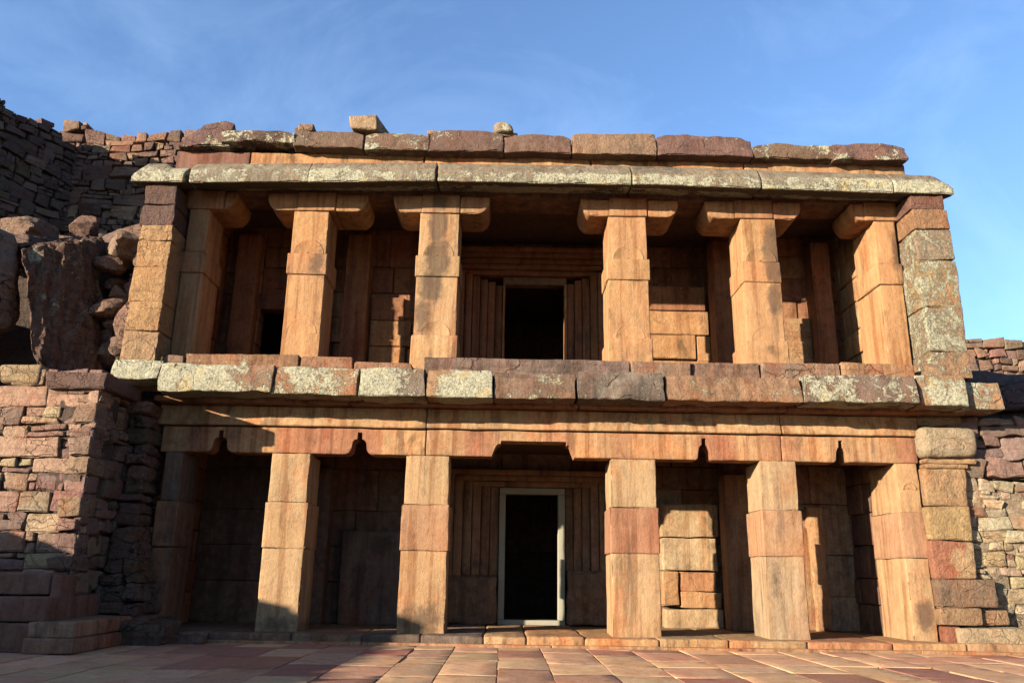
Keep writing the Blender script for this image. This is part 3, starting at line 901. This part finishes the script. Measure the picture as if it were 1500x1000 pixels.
# pale painted frame of the lower door
FR = (.50, .49, .38)
df = empty('door_frame'); df.parent = temple; df.matrix_parent_inverse = Matrix.Translation((-.4, 0, 0))
for nm, lo, hi in (('jamb', (-.09, YD - .10, .20), (.01, YD + .1, 2.16)), ('jamb', (.87, YD - .10, .20), (.98, YD + .1, 2.16)), ('head', (-.09, YD - .10, 2.162), (.98, YD + .1, 2.26)), ('threshold', (-.09, YD - .14, .125), (.98, YD + .1, .198))):
    b = MB()
    b.block(lo, hi, r=.008, amp=.002, res=.12, seed=1440, tint=FR, chip=.05)
    o = b.build(nm, M_FRAME); o.parent = df
# upper door frame, thin stone
for nm, lo, hi in (('jamb', (-.10, YD - .02, 3.66), (-.06, YD + .2, 5.84)), ('jamb', (.985, YD - .06, 3.66), (1.028, YD + .2, 5.84)), ('head', (-.10, YD - .02, 5.842), (1.025, YD + .2, 5.97))):
    b = MB()
    b.block(lo, hi, r=.008, amp=.004, res=.12, seed=1450, tint=mixc(GREY, DORANGE, .5) if nm == 'head' else ORANGE, chip=.2)
    put(b, 'door_' + nm, M_WALL)
# --- dark cells behind the doors
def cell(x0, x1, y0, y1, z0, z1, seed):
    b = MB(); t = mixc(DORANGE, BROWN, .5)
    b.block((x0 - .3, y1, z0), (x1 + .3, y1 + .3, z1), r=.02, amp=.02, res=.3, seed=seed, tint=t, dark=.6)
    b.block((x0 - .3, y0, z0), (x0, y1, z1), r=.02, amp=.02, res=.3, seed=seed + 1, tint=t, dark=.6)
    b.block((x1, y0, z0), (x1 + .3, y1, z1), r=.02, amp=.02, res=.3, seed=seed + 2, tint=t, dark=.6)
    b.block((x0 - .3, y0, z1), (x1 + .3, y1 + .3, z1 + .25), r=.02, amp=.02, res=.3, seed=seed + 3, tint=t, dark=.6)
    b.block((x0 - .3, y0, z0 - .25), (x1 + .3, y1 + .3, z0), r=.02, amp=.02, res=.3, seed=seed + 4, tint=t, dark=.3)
    put(b, 'cell', M_WALL)
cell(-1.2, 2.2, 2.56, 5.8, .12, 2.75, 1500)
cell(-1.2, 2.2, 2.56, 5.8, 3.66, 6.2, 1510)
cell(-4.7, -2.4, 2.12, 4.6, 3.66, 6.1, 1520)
# ceilings / floors; ceilings coloured darker to deepen the shade inside
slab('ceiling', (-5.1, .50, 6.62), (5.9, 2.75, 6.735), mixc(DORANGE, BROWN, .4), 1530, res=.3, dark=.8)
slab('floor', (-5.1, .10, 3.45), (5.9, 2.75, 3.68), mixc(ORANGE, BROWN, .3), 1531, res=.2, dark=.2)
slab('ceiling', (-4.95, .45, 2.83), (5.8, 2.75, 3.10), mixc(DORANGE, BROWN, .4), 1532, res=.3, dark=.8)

# --- lower right pier beside the last pillar
b = MB()
T_ = mixc(TAN, ORANGE, .35)
for i, (x0, x1, z0, z1, y0, t, d, cp) in enumerate([
        (5.80, 6.42, 2.98, 3.12, -.03, mixc(TAN, BROWN, .4), .2, .4), (5.74, 6.52, 2.53, 2.96, -.20, mixc(CREAM, BROWN, .25), .05, .4), (5.80, 6.50, 2.455, 2.515, -.14, mixc(TAN, ORANGE, .4), 0, .2), (5.80, 6.40, 2.385, 2.45, -.11, mixc(TAN, ORANGE, .4), 0, .2),
        (5.76, 6.34, 1.88, 2.375, -.10, T_, .05, .3), (5.74, 6.32, 1.42, 1.87, -.12, YEL, .05, .5), (5.73, 6.32, .92, 1.41, -.11, mixc(T_, CREAM, .3), .0, .4),
        (5.74, 6.52, .56, .91, -.16, mixc(PURPLE, TAN, .35), .1, .5), (5.72, 6.28, .33, .55, -.18, mixc(T_, BROWN, .3), .1, .8), (6.22, 6.66, .34, .54, -.12, mixc(T_, BROWN, .3), .1, .8),
        (5.76, 6.0, .12, .32, -.16, RED, .1, .9), (5.9, 6.8, .08, .31, -.22, mixc(CREAM, TAN, .5), .0, .9)]):
    tt = t
    if i == 6:
        tt = lambda P, t=t: np.where((P[:, :1] + .12 * fnoise(P, 6, 5, 3)[:, None] < 6.02) | ((P[:, 2:3] > 1.3) & (P[:, :1] < 6.2)), np.array((.50, .22, .13))[None], np.array(t)[None])
    b.block((x0, y0, z0), (x1, 1.2, z1), r=.03 if i != 1 else .10, amp=.02, res=.05, seed=1600 + i, tint=tt, chip=cp, jit=.012, dark=d, ns=4)
put(b, 'corner_pier', M_PIER)
# carved bell crevice on the last lower pillar is modelled as a small raised boss
b = MB()
half_disc(b, 5.58, 2.10, .10, -.004, .012, ORANGE, 1, None)
put(b, 'medallion', M_SHAFT)

# ------------------------------------------------------------------ rubble walls
def rubble(name, org, u, n, W, top, seed, pal, ch=(.14, .3), asp=(1.0, 2.6), depth=.3, core=1.0, wavy=.05, jit=.025, gap=.012, res=.12, bottom=0.0, mat=None, keep=None, rnd_r=.02, label=None, cat='wall', caps=None, amp=.022, mb=None, wt=1.0, core_off=.10, core_tint=(.14, .10, .075)):
    """Dry-stone face: org = bottom-left corner, u = unit vector along the wall, n = outward normal. top = height function of distance."""
    rn = random.Random(seed)
    ux, uy = u
    b = mb or MB()
    M = Matrix(((ux, -n[0], 0, org[0]), (uy, -n[1], 0, org[1]), (0, 0, 1, org[2]), (0, 0, 0, 1)))
    z = bottom
    k = 0
    ztop = max(top(t) for t in np.linspace(0, W, 40))
    def wv(P):
        P = P.copy()
        Q = np.stack([P[:, 0], P[:, 2] * 1.5, P[:, 0] * 0], 1)
        P[:, 2] += fnoise(Q, .8, seed, 2) * wavy
        return P
    while z < ztop:
        h = rn.uniform(*ch)
        x = -rn.uniform(0, .1)
        while x < W:
            hh = h
            w = h * rn.uniform(*asp)
            if x + w > W - h * .5: w = max(.08, W - x)
            tz = top(min(max(x + w / 2, 0), W))
            if z + h * .45 < tz:
                split = rn.random()
                parts = [(x, x + w, z, z + h)]
                if split < .20 and w > .2:
                    f = rn.uniform(.35, .65)
                    parts = [(x, x + w, z, z + h * f), (x, x + w * rn.uniform(.4, .7), z + h * f, z + h)]
                    parts.append((parts[1][1], x + w, z + h * f, z + h))
                elif split < .3:
                    wf = rn.uniform(.18, .3) * w
                    parts = [(x, x + w - wf, z, z + h), (x + w - wf, x + w, z, z + h * .5), (x + w - wf, x + w, z + h * .5, z + h)]
                for (a, c, z0, z1) in parts:
                    k += 1
                    if keep and not keep(a, c, z0, z1): continue
                    dy = rn.uniform(-.035, .03)
                    jj = min(jit * 1.5, (z1 - z0) * .2)
                    b.block((a + gap, dy, z0 + gap * .8), (c - gap, depth + .02, z1 - gap * .8), r=min(rnd_r, (z1 - z0) * .35), amp=amp, res=res, seed=seed * 13 + k, tint=vary(rn.choice(pal), rn, .16), jit=jj, chip=1.2, fn=wv,
                            dark=rn.uniform(0, .3), lich=0, M=M, ns=5.0)
            x += w
        z += h
    # core behind the face stones
    nseg = max(2, int(W / .5))
    for s in range(nseg):
        a, c = W * s / nseg, W * (s + 1) / nseg
        t = top((a + c) / 2) - .12
        b.block((a + .02, core_off, bottom - .05), (c - (.02 if s == nseg - 1 else -.001), core, t), r=.02, amp=.03, res=.3, seed=seed + s, tint=core_tint, M=M, chip=.0)
    if mb is not None: return b
    o = b.build(name, mat or M_RUB)
    if label: tag(o, label, cat)
    return o

PAL_W = [(.60, .43, .28), (.56, .38, .265), (.42, .265, .21), (.38, .24, .195), (.62, .47, .29), (.50, .34, .25), (.60, .40, .28), (.40, .255, .21)]
PAL_D = [(.26, .165, .125), (.30, .20, .145), (.22, .14, .115), (.34, .22, .16), (.25, .17, .13)]
PAL_C = [CREAM, (.62, .46, .27), CREAM, (.68, .57, .38), (.45, .25, .17), (.60, .48, .32)]
PAL_P = [(.38, .24, .18), (.44, .29, .2), (.30, .19, .15), (.48, .35, .23), (.36, .22, .18)]

# stair wall on the left: front face and right return, one thing
sw = MB()
def top1(t):
    x = -8.6 + t
    return 3.20 if x > -5.70 else (3.08 + (.14 if -6.02 < x < -5.72 else 0))
rubble('', (-8.6, -1.25, 0), (1, 0), (0, -1), 3.48, top1, 61, PAL_W, ch=(.16, .27), asp=(1.3, 3.0), mb=sw, core=.6, res=.07, amp=.018, wavy=.03, jit=.013, gap=.007, core_off=.06)
rubble('', (-5.12, -1.25, 0), (0, 1), (1, 0), 1.3, lambda t: 3.05 - .0 * t, 63, [(.36, .22, .16), (.30, .19, .145), (.42, .29, .19)], ch=(.16, .28), mb=sw, core=.5, depth=.25, res=.08)
# coping slabs
sw.block((-5.80, -1.34, 3.06), (-5.02, -.3, 3.27), r=.03, amp=.02, res=.07, seed=65, tint=PURPLE, chip=.6, jit=.02)
sw.block((-6.42, -1.28, 3.10), (-5.90, -.7, 3.36), r=.05, amp=.02, res=.07, seed=66, tint=(.50, .36, .2), chip=.6, jit=.02)
sw.block((-8.5, -1.0, 2.7), (-5.2, .4, 2.98), r=.05, amp=.04, res=.2, seed=67, tint=BROWN)
tag(sw.build('stair_wall', M_RUB), 'dry-stone wall of tan and purple blocks beside the steps, left of the temple front', 'wall')

# steps at the foot of the stair wall
st = tag(empty('stone_steps', (-5.0, -1.7, 0)), 'low flight of dark red stone steps at the foot of the rubble wall', 'steps')
for i, (lo, hi, t) in enumerate([((-5.12, -2.08, .0), (-4.58, -.62, .155), (.42, .22, .14)), ((-5.10, -2.04, .16), (-4.60, -.60, .33), (.50, .29, .18)), ((-6.6, -1.95, 0), (-5.13, -1.3, .30), (.30, .155, .10)),
                                  ((-5.72, -1.86, .31), (-5.03, -.62, .57), (.32, .155, .11)), ((-6.9, -1.80, .31), (-5.73, -1.3, .57), (.22, .14, .10)),
                                  ((-6.1, -1.62, .58), (-5.18, -1.27, .82), (.32, .17, .12)), ((-5.17, -1.6, .34), (-5.04, -1.26, .8), (.31, .16, .12))]):
    b = MB()
    b.block(lo, hi, r=.02, amp=.014, res=.1, seed=1700 + i, tint=t, chip=.35, dark=.15, jit=.008)
    o = b.build('step', M_WALL); o.parent = st; o.matrix_parent_inverse = Matrix.Translation((5.0, 1.7, 0))

# dark flared foot of rough stones between the stair wall and the first pillar
b = MB()
rn = random.Random(9)
z = -.05; k = 0
while z < 3.05:
    h = rn.uniform(.12, .24)
    u = min(1, max(0, z) / 1.5)
    xr = -4.34 - .50 * min(1, u) ** .7
    yf = -.80 + .45 * min(1, u) ** .6
    xm = xr - rn.uniform(.2, .38)
    for (a, c) in ((-5.14, xm), (xm, xr)):
        if c - a > .06:
            b.block((a, yf + rn.uniform(-.05, .05), z), (c - .006, .3, z + h - .006), r=.03, amp=.045, res=.05, seed=71 + k, tint=vary((.30, .18, .125), rn, .2), chip=1.6, ns=5, jit=.03, dark=.3, lich=.05)
            k += 1
    z += h
b.block((-5.0, -.95, -.05), (-4.12, -.2, .26), r=.04, amp=.06, res=.05, seed=98, tint=(.25, .165, .12), chip=1.6, ns=4, dark=.4)
b.block((-4.4, -.62, -.05), (-3.72, -.36, .10), r=.03, amp=.05, res=.05, seed=99, tint=(.30, .17, .13), chip=1.5, ns=4, dark=.25)
tag(b.build('rock_ledge', M_ROCK), 'dark flaring pile of rough stones between the steps and the shaded corner pillar', 'rock')

# right-hand rubble wall (cream) with purple top stones
rw = MB()
rubble('', (6.30, .0, 0), (1, 0), (0, -1), 6.0, lambda t: 2.30, 81, PAL_C, ch=(.10, .2), asp=(1.0, 2.8), mb=rw, core=.9, res=.08, gap=.004, jit=.02, amp=.03, core_off=.015, core_tint=(.42, .34, .23))
rubble('', (6.30, -.03, 2.31), (1, 0), (0, -1), 6.0, lambda t: .70, 83, [(.33, .22, .18), (.38, .27, .21), (.30, .20, .17), (.42, .31, .24)], ch=(.16, .34), asp=(1.6, 4.0), mb=rw, core=1.0, res=.07, gap=.004, amp=.04)
# spill of stones at its foot
rn = random.Random(3)
for i in range(16):
    xx = rn.uniform(6.5, 9.5); yy = rn.uniform(-.35, .05); s = rn.uniform(.15, .4)
    rw.block((xx, yy, -.05), (xx + s * 1.6, yy + s, rn.uniform(.06, .26)), r=.04, amp=.04, res=.08, seed=1740 + i, tint=rn.choice(PAL_C + PAL_P), chip=.8, jit=.03)
tag(rw.build('boundary_wall', M_RUB), 'cream mortared rubble wall against the right side of the temple', 'wall')

# big dark strata of living rock above it
b = MB()
b.hexa([(6.4, .9, 2.95), (14, .9, 2.9), (14, 5, 2.9), (6.4, 5, 2.95), (6.5, 1.0, 3.42), (14, .9, 3.5), (14, 5, 3.5), (6.4, 5, 3.4)], r=.08, amp=.12, res=.14, seed=82, tint=(.20, .135, .125), ns=1.6, chip=.5, dark=.3)
b.hexa([(6.5, .75, 3.40), (14, .5, 3.5), (14, 5, 3.5), (6.5, 5, 3.4), (6.7, .95, 3.82), (14, .8, 4.1), (14, 5, 4.1), (6.4, 5, 3.8)], r=.10, amp=.14, res=.14, seed=83, tint=(.21, .14, .13), ns=1.6, chip=.6, dark=.35)
b.hexa([(6.45, 1.0, 3.8), (14, .9, 4.0), (14, 6, 4.0), (6.45, 6, 3.8), (6.6, 1.3, 4.12), (14, 1.4, 4.25), (14, 6, 4.3), (6.5, 6, 4.1)], r=.10, amp=.12, res=.14, seed=84, tint=(.22, .15, .135), ns=1.6, chip=.6, dark=.3)
tag(b.build('rock_outcrop', M_ROCK), 'dark purple layered rock outcrop behind the right end of the middle ledge', 'rock')
# distant rubble wall, right
rubble('rampart_wall', (10.3, 8, 3.9), (1, 0), (0, -1), 9, lambda t: 3.15 - .2 * t + .12 * math.sin(t * 3.1), 85, PAL_P, ch=(.16, .32), res=.14, bottom=0, core=.8, wavy=.14, gap=.01, jit=.05,
       label='distant pinkish rubble wall rising behind the right side of the temple')
# ------------------------------------------------------------------ left background
# rear rubble wall (facing front) and the tall wall running towards the camera
rubble('rear_wall', (-10.0, 5.0, 4.0), (1, 0), (0, -1), 6.0, lambda t: 6.40 - .12 * t + .07 * math.sin(t * 5.0), 91, PAL_D + PAL_P, rnd_r=.014, ch=(.12, .36), res=.14, core=.8, wavy=.16, gap=.012, jit=.05, bottom=1.0,
       label='rear rubble wall with sunlit top, left of the temple roof')
ln = math.hypot(2.5, 5.5)
ux, uy = 2.5 / ln, 5.5 / ln
rubble('tall_wall', (-12.0, -.3, 4.0), (ux, uy), (uy, -ux), ln, lambda t: 6.75 - .17 * t + .1 * math.sin(t * 4), 93, PAL_D, ch=(.11, .26), rnd_r=.012, res=.14, core=.8, wavy=.2, gap=.012, jit=.06, bottom=-1.0,
       label='tall shaded rubble wall climbing toward the left edge of the picture')

# boulders
def boulder(label, *rocks, name='boulder', mat=M_ROCK, group=None):
    b = MB()
    for r in rocks: r(b)
    return tag(b.build(name, mat), label, 'rock', group)
boulder('huge leaning dark boulder with ribbed face beside the upper left pier',
        lambda b: b.hexa([(-6.62, .05, 3.1), (-6.02, .70, 3.1), (-6.2, 2.2, 3.1), (-6.9, 1.4, 3.1), (-7.22, -.10, 5.36), (-6.66, .50, 5.74), (-6.85, 2.3, 6.55), (-7.45, 1.7, 6.35)],
                         r=.03, amp=.075, res=.04, seed=101, tint=(.27, .165, .12), ns=6.5, an=(1, 1, .22), chip=1.5, ridge=(.6, -.8, .09), dark=lambda P: .35 + .7 * fnoise(P * np.array([1, 1, .4]), 2.2, 4, 3), lich=lambda P: .22 + .5 * fnoise(P, 2.2, 44, 3)))
boulder('pale grey rounded boulder at the left edge above the rubble wall', lambda b: b.rock((-8.12, .25, 4.98), (1.45, 1.2, 1.8), 102, (.46, .34, .27), rot=.4, amp=.05, nu=80, nv=50, sharp=24, lich=.15))
boulder('reddish pointed slab wedged between the leaning boulder and the pier', lambda b: b.hexa([(-5.95, .75, 4.0), (-5.55, .5, 4.0), (-5.4, 1.2, 4.0), (-5.9, 1.3, 4.0), (-6.05, .55, 4.55), (-5.52, .3, 5.1), (-5.4, 1.2, 5.0), (-5.9, 1.2, 4.7)], r=.06, amp=.05, res=.06, seed=103, tint=(.36, .215, .16), chip=.5))
boulder('unseen dark boulder added beyond the left edge to shade the hollow by the pale boulder', lambda b: b.rock((-9.7, -.35, 4.1), (2.0, 1.8, 2.5), 107, (.30, .2, .15), rot=.3, amp=.05))  # out-of-view boulder added to keep sun off the hollow
boulder('dark slab added to block the sky over the hollow between the pale boulder and the leaning boulder', lambda b: b.hexa([(-8.9, .3, 5.65), (-7.3, .35, 5.6), (-7.0, 2.4, 5.9), (-8.9, 2.4, 5.9), (-8.8, .5, 5.95), (-7.5, .45, 5.85), (-7.2, 2.4, 6.3), (-8.9, 2.4, 6.3)], r=.05, amp=.08, res=.08, seed=105, tint=(.28, .18, .135), ns=4, chip=1.4, dark=.3))  # added overhead to keep sky light out of the hollow
boulder('block added and coloured dark as the shade deep in the hollow left of the leaning boulder', lambda b: b.hexa([(-9.2, 1.2, 2.9), (-6.6, 1.3, 2.9), (-6.6, 2.4, 2.9), (-9.2, 2.4, 2.9), (-9.2, 1.4, 5.8), (-6.9, 1.4, 5.8), (-6.9, 2.4, 5.8), (-9.2, 2.4, 5.8)], r=.05, amp=.15, res=.12, seed=106, tint=(.14, .095, .075), ns=2, chip=1.4, dark=.6))  # added block whose dark colour stands in for the hollow's shade
boulder('flat brown boulder lying on top of the leaning boulder', lambda b: b.hexa([(-7.1, 1.2, 5.85), (-5.95, 1.3, 5.95), (-6.0, 2.6, 6.0), (-7.0, 2.6, 6.0), (-6.9, 1.6, 6.35), (-6.2, 1.5, 6.6), (-6.2, 2.6, 6.9), (-6.9, 2.6, 6.7)], r=.08, amp=.07, res=.09, seed=104, tint=(.30, .19, .145), chip=.5, dark=.2))
spots = [(-8.0, 1.2, 6.15, .9, .5, 'yellowish'), (-7.35, 1.8, 6.55, .55, .5, 'small pointed'), (-8.7, 1.5, 6.0, .9, .7, 'dark'), (-7.75, .9, 5.72, .6, .35, 'pale'),
         (-5.95, 1.5, 6.25, .75, .45, 'long pale'), (-5.6, 1.2, 5.75, .55, .4, 'square'), (-5.65, 1.6, 6.2, .6, .4, 'red'), (-6.15, 1.9, 6.75, .6, .35, 'flat'), (-5.65, 1.1, 5.35, .5, .4, 'brown'), (-5.8, 1.9, 5.0, .8, .9, 'broad'),
         (-5.6, .3, 3.80, .3, .22, 'small'), (-5.75, 1.0, 3.7, .5, .4, 'low')]
wherex = ['on the pile at the far left below the tall wall', 'standing against the rear wall at the top of the pile', 'at the far left edge of the pile', 'just left of the leaning boulder top',
          'at the top right of the pile beside the pier', 'jutting between the pile and the pier at mid height', 'below the eave end, next to the pier top', 'highest of the pile near the rear wall',
          'tucked under the square stone beside the pier', 'in shade behind the wedged slab', 'at the foot of the upper left pier', 'low behind the coping beside the pier foot']
rn = random.Random(12)
for i, (x, y, z, sx, sz, w) in enumerate(spots):
    boulder('%s rock %s' % (w, wherex[i]), lambda b: b.rock((x, y, z), (sx, sx * .9, sz), 110 + i, vary(rn.choice([(.34, .22, .16), (.40, .27, .19), (.28, .18, .14)]), rn), rot=rn.uniform(0, 3), tilt=rn.uniform(-.4, .4), amp=.04, lich=.1), name='rock', group='rocks piled left of the temple')
rn = random.Random(77)
for k in range(16):
    x = (-6.2, -5.75)[k % 2] + rn.uniform(-.12, .12); y = rn.uniform(.75, 1.15); z = 4.0 + (k / 16) * 2.0; q = rn.uniform(.38, .62)
    boulder('small broken reddish rock in the heap wedged between the leaning boulder and the pier', lambda b: b.rock((x, y, z), (q * 1.3, q, q * .75), 200 + k, vary(rn.choice([(.34, .22, .16), (.40, .27, .19), (.28, .18, .14)]), rn), rot=rn.uniform(0, 3), tilt=rn.uniform(-.6, .6), amp=.05, nu=32, nv=20), name='rock', group='small rocks of the left heap')
for k in range(14):
    x = -8.9 + k * .21; y = rn.uniform(1.6, 2.6); z = 6.15 + rn.uniform(-.1, .35); q = rn.uniform(.3, .6)
    boulder('small broken rock in the row heaped above the boulders, under the rear wall', lambda b: b.rock((x, y, z), (q * 1.4, q, q * .7), 230 + k, vary(rn.choice([(.30, .20, .15), (.36, .24, .17), (.26, .17, .13)]), rn), rot=rn.uniform(0, 3), tilt=rn.uniform(-.5, .5), amp=.05, nu=32, nv=20), name='rock', group='small rocks heaped under the rear wall')
# rocky hillside under and behind the boulders, behind the temple and beyond the walls
h = MB()
xs = np.linspace(-40, 40, 130); ys = np.linspace(.9, 60, 90)
X, Y = np.meshgrid(xs, ys, indexing='ij')
P = np.stack([X.ravel(), Y.ravel(), np.zeros(X.size)], 1)
left_ = np.clip((-5.3 - P[:, 0]) / .5, 0, 1)
right_ = np.clip((P[:, 0] - 6.6) / .5, 0, 1)
back = np.clip((P[:, 1] - 3.0) / 2.0, 0, 1)
z = -.6 + left_ * (3.6 + np.clip((P[:, 1] - 1.6) * 1.1, 0, 2.2)) * (P[:, 0] > -30)
z = np.maximum(z, -.6 + right_ * (3.3 + np.clip((P[:, 1] - 2) * .25, 0, 1.0)))
z = np.maximum(z, np.where(P[:, 1] > 6.2, 4.2 - np.clip(P[:, 1] - 10, 0, 40) * .1, -.6))
P[:, 2] = z + fnoise(P, .7, 6, 4) * .25
P[:, 0] += fnoise(P, .8, 61, 3) * .2
F = []
nyy = len(ys)
for i in range(len(xs) - 1):
    for j in range(nyy - 1):
        a = i * nyy + j
        F.append((a, a + nyy, a + nyy + 1, a + 1))
h.add(P, F, (.20, .135, .105), .3, 0)
tag(h.build('hillside', M_ROCK), kind='structure')

# loose stones on the roof
b = MB()
b.hexa([(-2.42, -0.420, 7.290), (-2.02, -0.440, 7.260), (-1.75, 0.430, 7.260), (-2.3, 0.380, 7.290), (-2.46, -0.440, 7.490), (-2.03, -0.460, 7.510), (-1.80, 0.380, 7.450), (-2.3, 0.380, 7.450)], r=.025, amp=.015, res=.05, seed=121, tint=mixc(TAN, GREY, .3), chip=.4, lich=.1)
tag(b.build('loose_slab', M_PARA), 'angular tan slab lying tilted on the parapet, left of the round stone', 'stone')
b = MB()
b.rock((-.14, -.30, 7.385), (.34, .32, .24), 131, mixc(GREY, TAN, .4), amp=.05, nu=40, nv=26, sharp=9, lich=.45)
tag(b.build('round_stone', M_PARA), 'rounded grey lichened stone perched on the parapet above the doorway', 'stone')
b = MB()
b.block((-3.22, -.38, 7.26), (-2.98, -.02, 7.38), r=.03, amp=.015, res=.05, seed=132, tint=mixc(BROWN, TAN, .3), chip=.5)
tag(b.build('loose_block', M_PARA), 'small brown block on the parapet above the second upper pillar from the left', 'stone')

# dry weeds on the rubble
m = bpy.data.materials.new('dry_weed'); m.use_nodes = True
m.node_tree.nodes['Principled BSDF'].inputs['Roughness'].default_value = .8
at2 = m.node_tree.nodes.new('ShaderNodeAttribute'); at2.attribute_name = 'tint'
m.node_tree.links.new(at2.outputs['Color'], m.node_tree.nodes['Principled BSDF'].inputs['Base Color'])
def weed(x, y, z, h, seed, label, col=(.16, .15, .05)):
    rn = random.Random(seed); b = MB()
    for k in range(34):
        a = rn.uniform(0, 6.283); l = h * rn.uniform(.5, 1.0); sp = rn.uniform(.1, .55) * l; w = rn.uniform(.004, .008)
        cx, cy = math.cos(a), math.sin(a)
        V = []
        for t in (0, .35, .7, 1.0):
            px, py, pz = x + cx * sp * t ** 1.6, y + cy * sp * t ** 1.6, z + l * t * (1 - .18 * t)
            ww = w * (1 - t * .9)
            V += [(px - cy * ww, py + cx * ww, pz), (px + cy * ww, py - cx * ww, pz)]
        b.add(V, [(0, 1, 3, 2), (2, 3, 5, 4), (4, 5, 7, 6)], vary(col, rn, .3))
    tag(b.build('weed', m), label, 'plant', 'dry weeds on the stonework')
weed(-7.15, -.95, 3.18, .22, 1, 'dry weed on the top of the left rubble wall near its left end')
weed(-7.6, 2.2, 6.45, .55, 2, 'taller green-brown weed among the rocks under the tall wall', (.10, .13, .04))
weed(-8.3, 2.0, 6.3, .5, 3, 'green-brown weed at the far left among the rocks', (.10, .13, .04))
weed(-4.64, -.72, 3.55, .10, 4, 'tiny weed in the joint at the left end of the middle ledge')
weed(6.95, -.1, .12, .16, 5, 'dry weed at the foot of the cream wall on the right')
weed(7.6, .25, 3.0, .2, 6, 'dry weed on top of the right-hand wall')
weed(-4.25, -.45, .0, .12, 7, 'dry weed at the foot of the dark rock beside the steps')

# unseen left wall added, its top shaped to throw shade over steps and floor
def topc(t):
    y = -18 + t
    pts = [(-18, 2.55), (-9, 2.45), (-7.0, 2.54), (-6.3, 2.62), (-5.4, 2.42), (-4.9, 2.42), (-4.2, 2.30), (-3.6, 2.22)]
    return float(np.interp(y, [p[0] for p in pts], [p[1] for p in pts])) + .05 * math.sin(t * 7)
rubble('shade_wall', (-10.0, -18.0, 0), (0, 1), (1, 0), 14.3, topc, 95, PAL_W, ch=(.2, .36), res=.2, core=.8, label='unseen rubble wall left of the courtyard, shaped to cast the long shade')
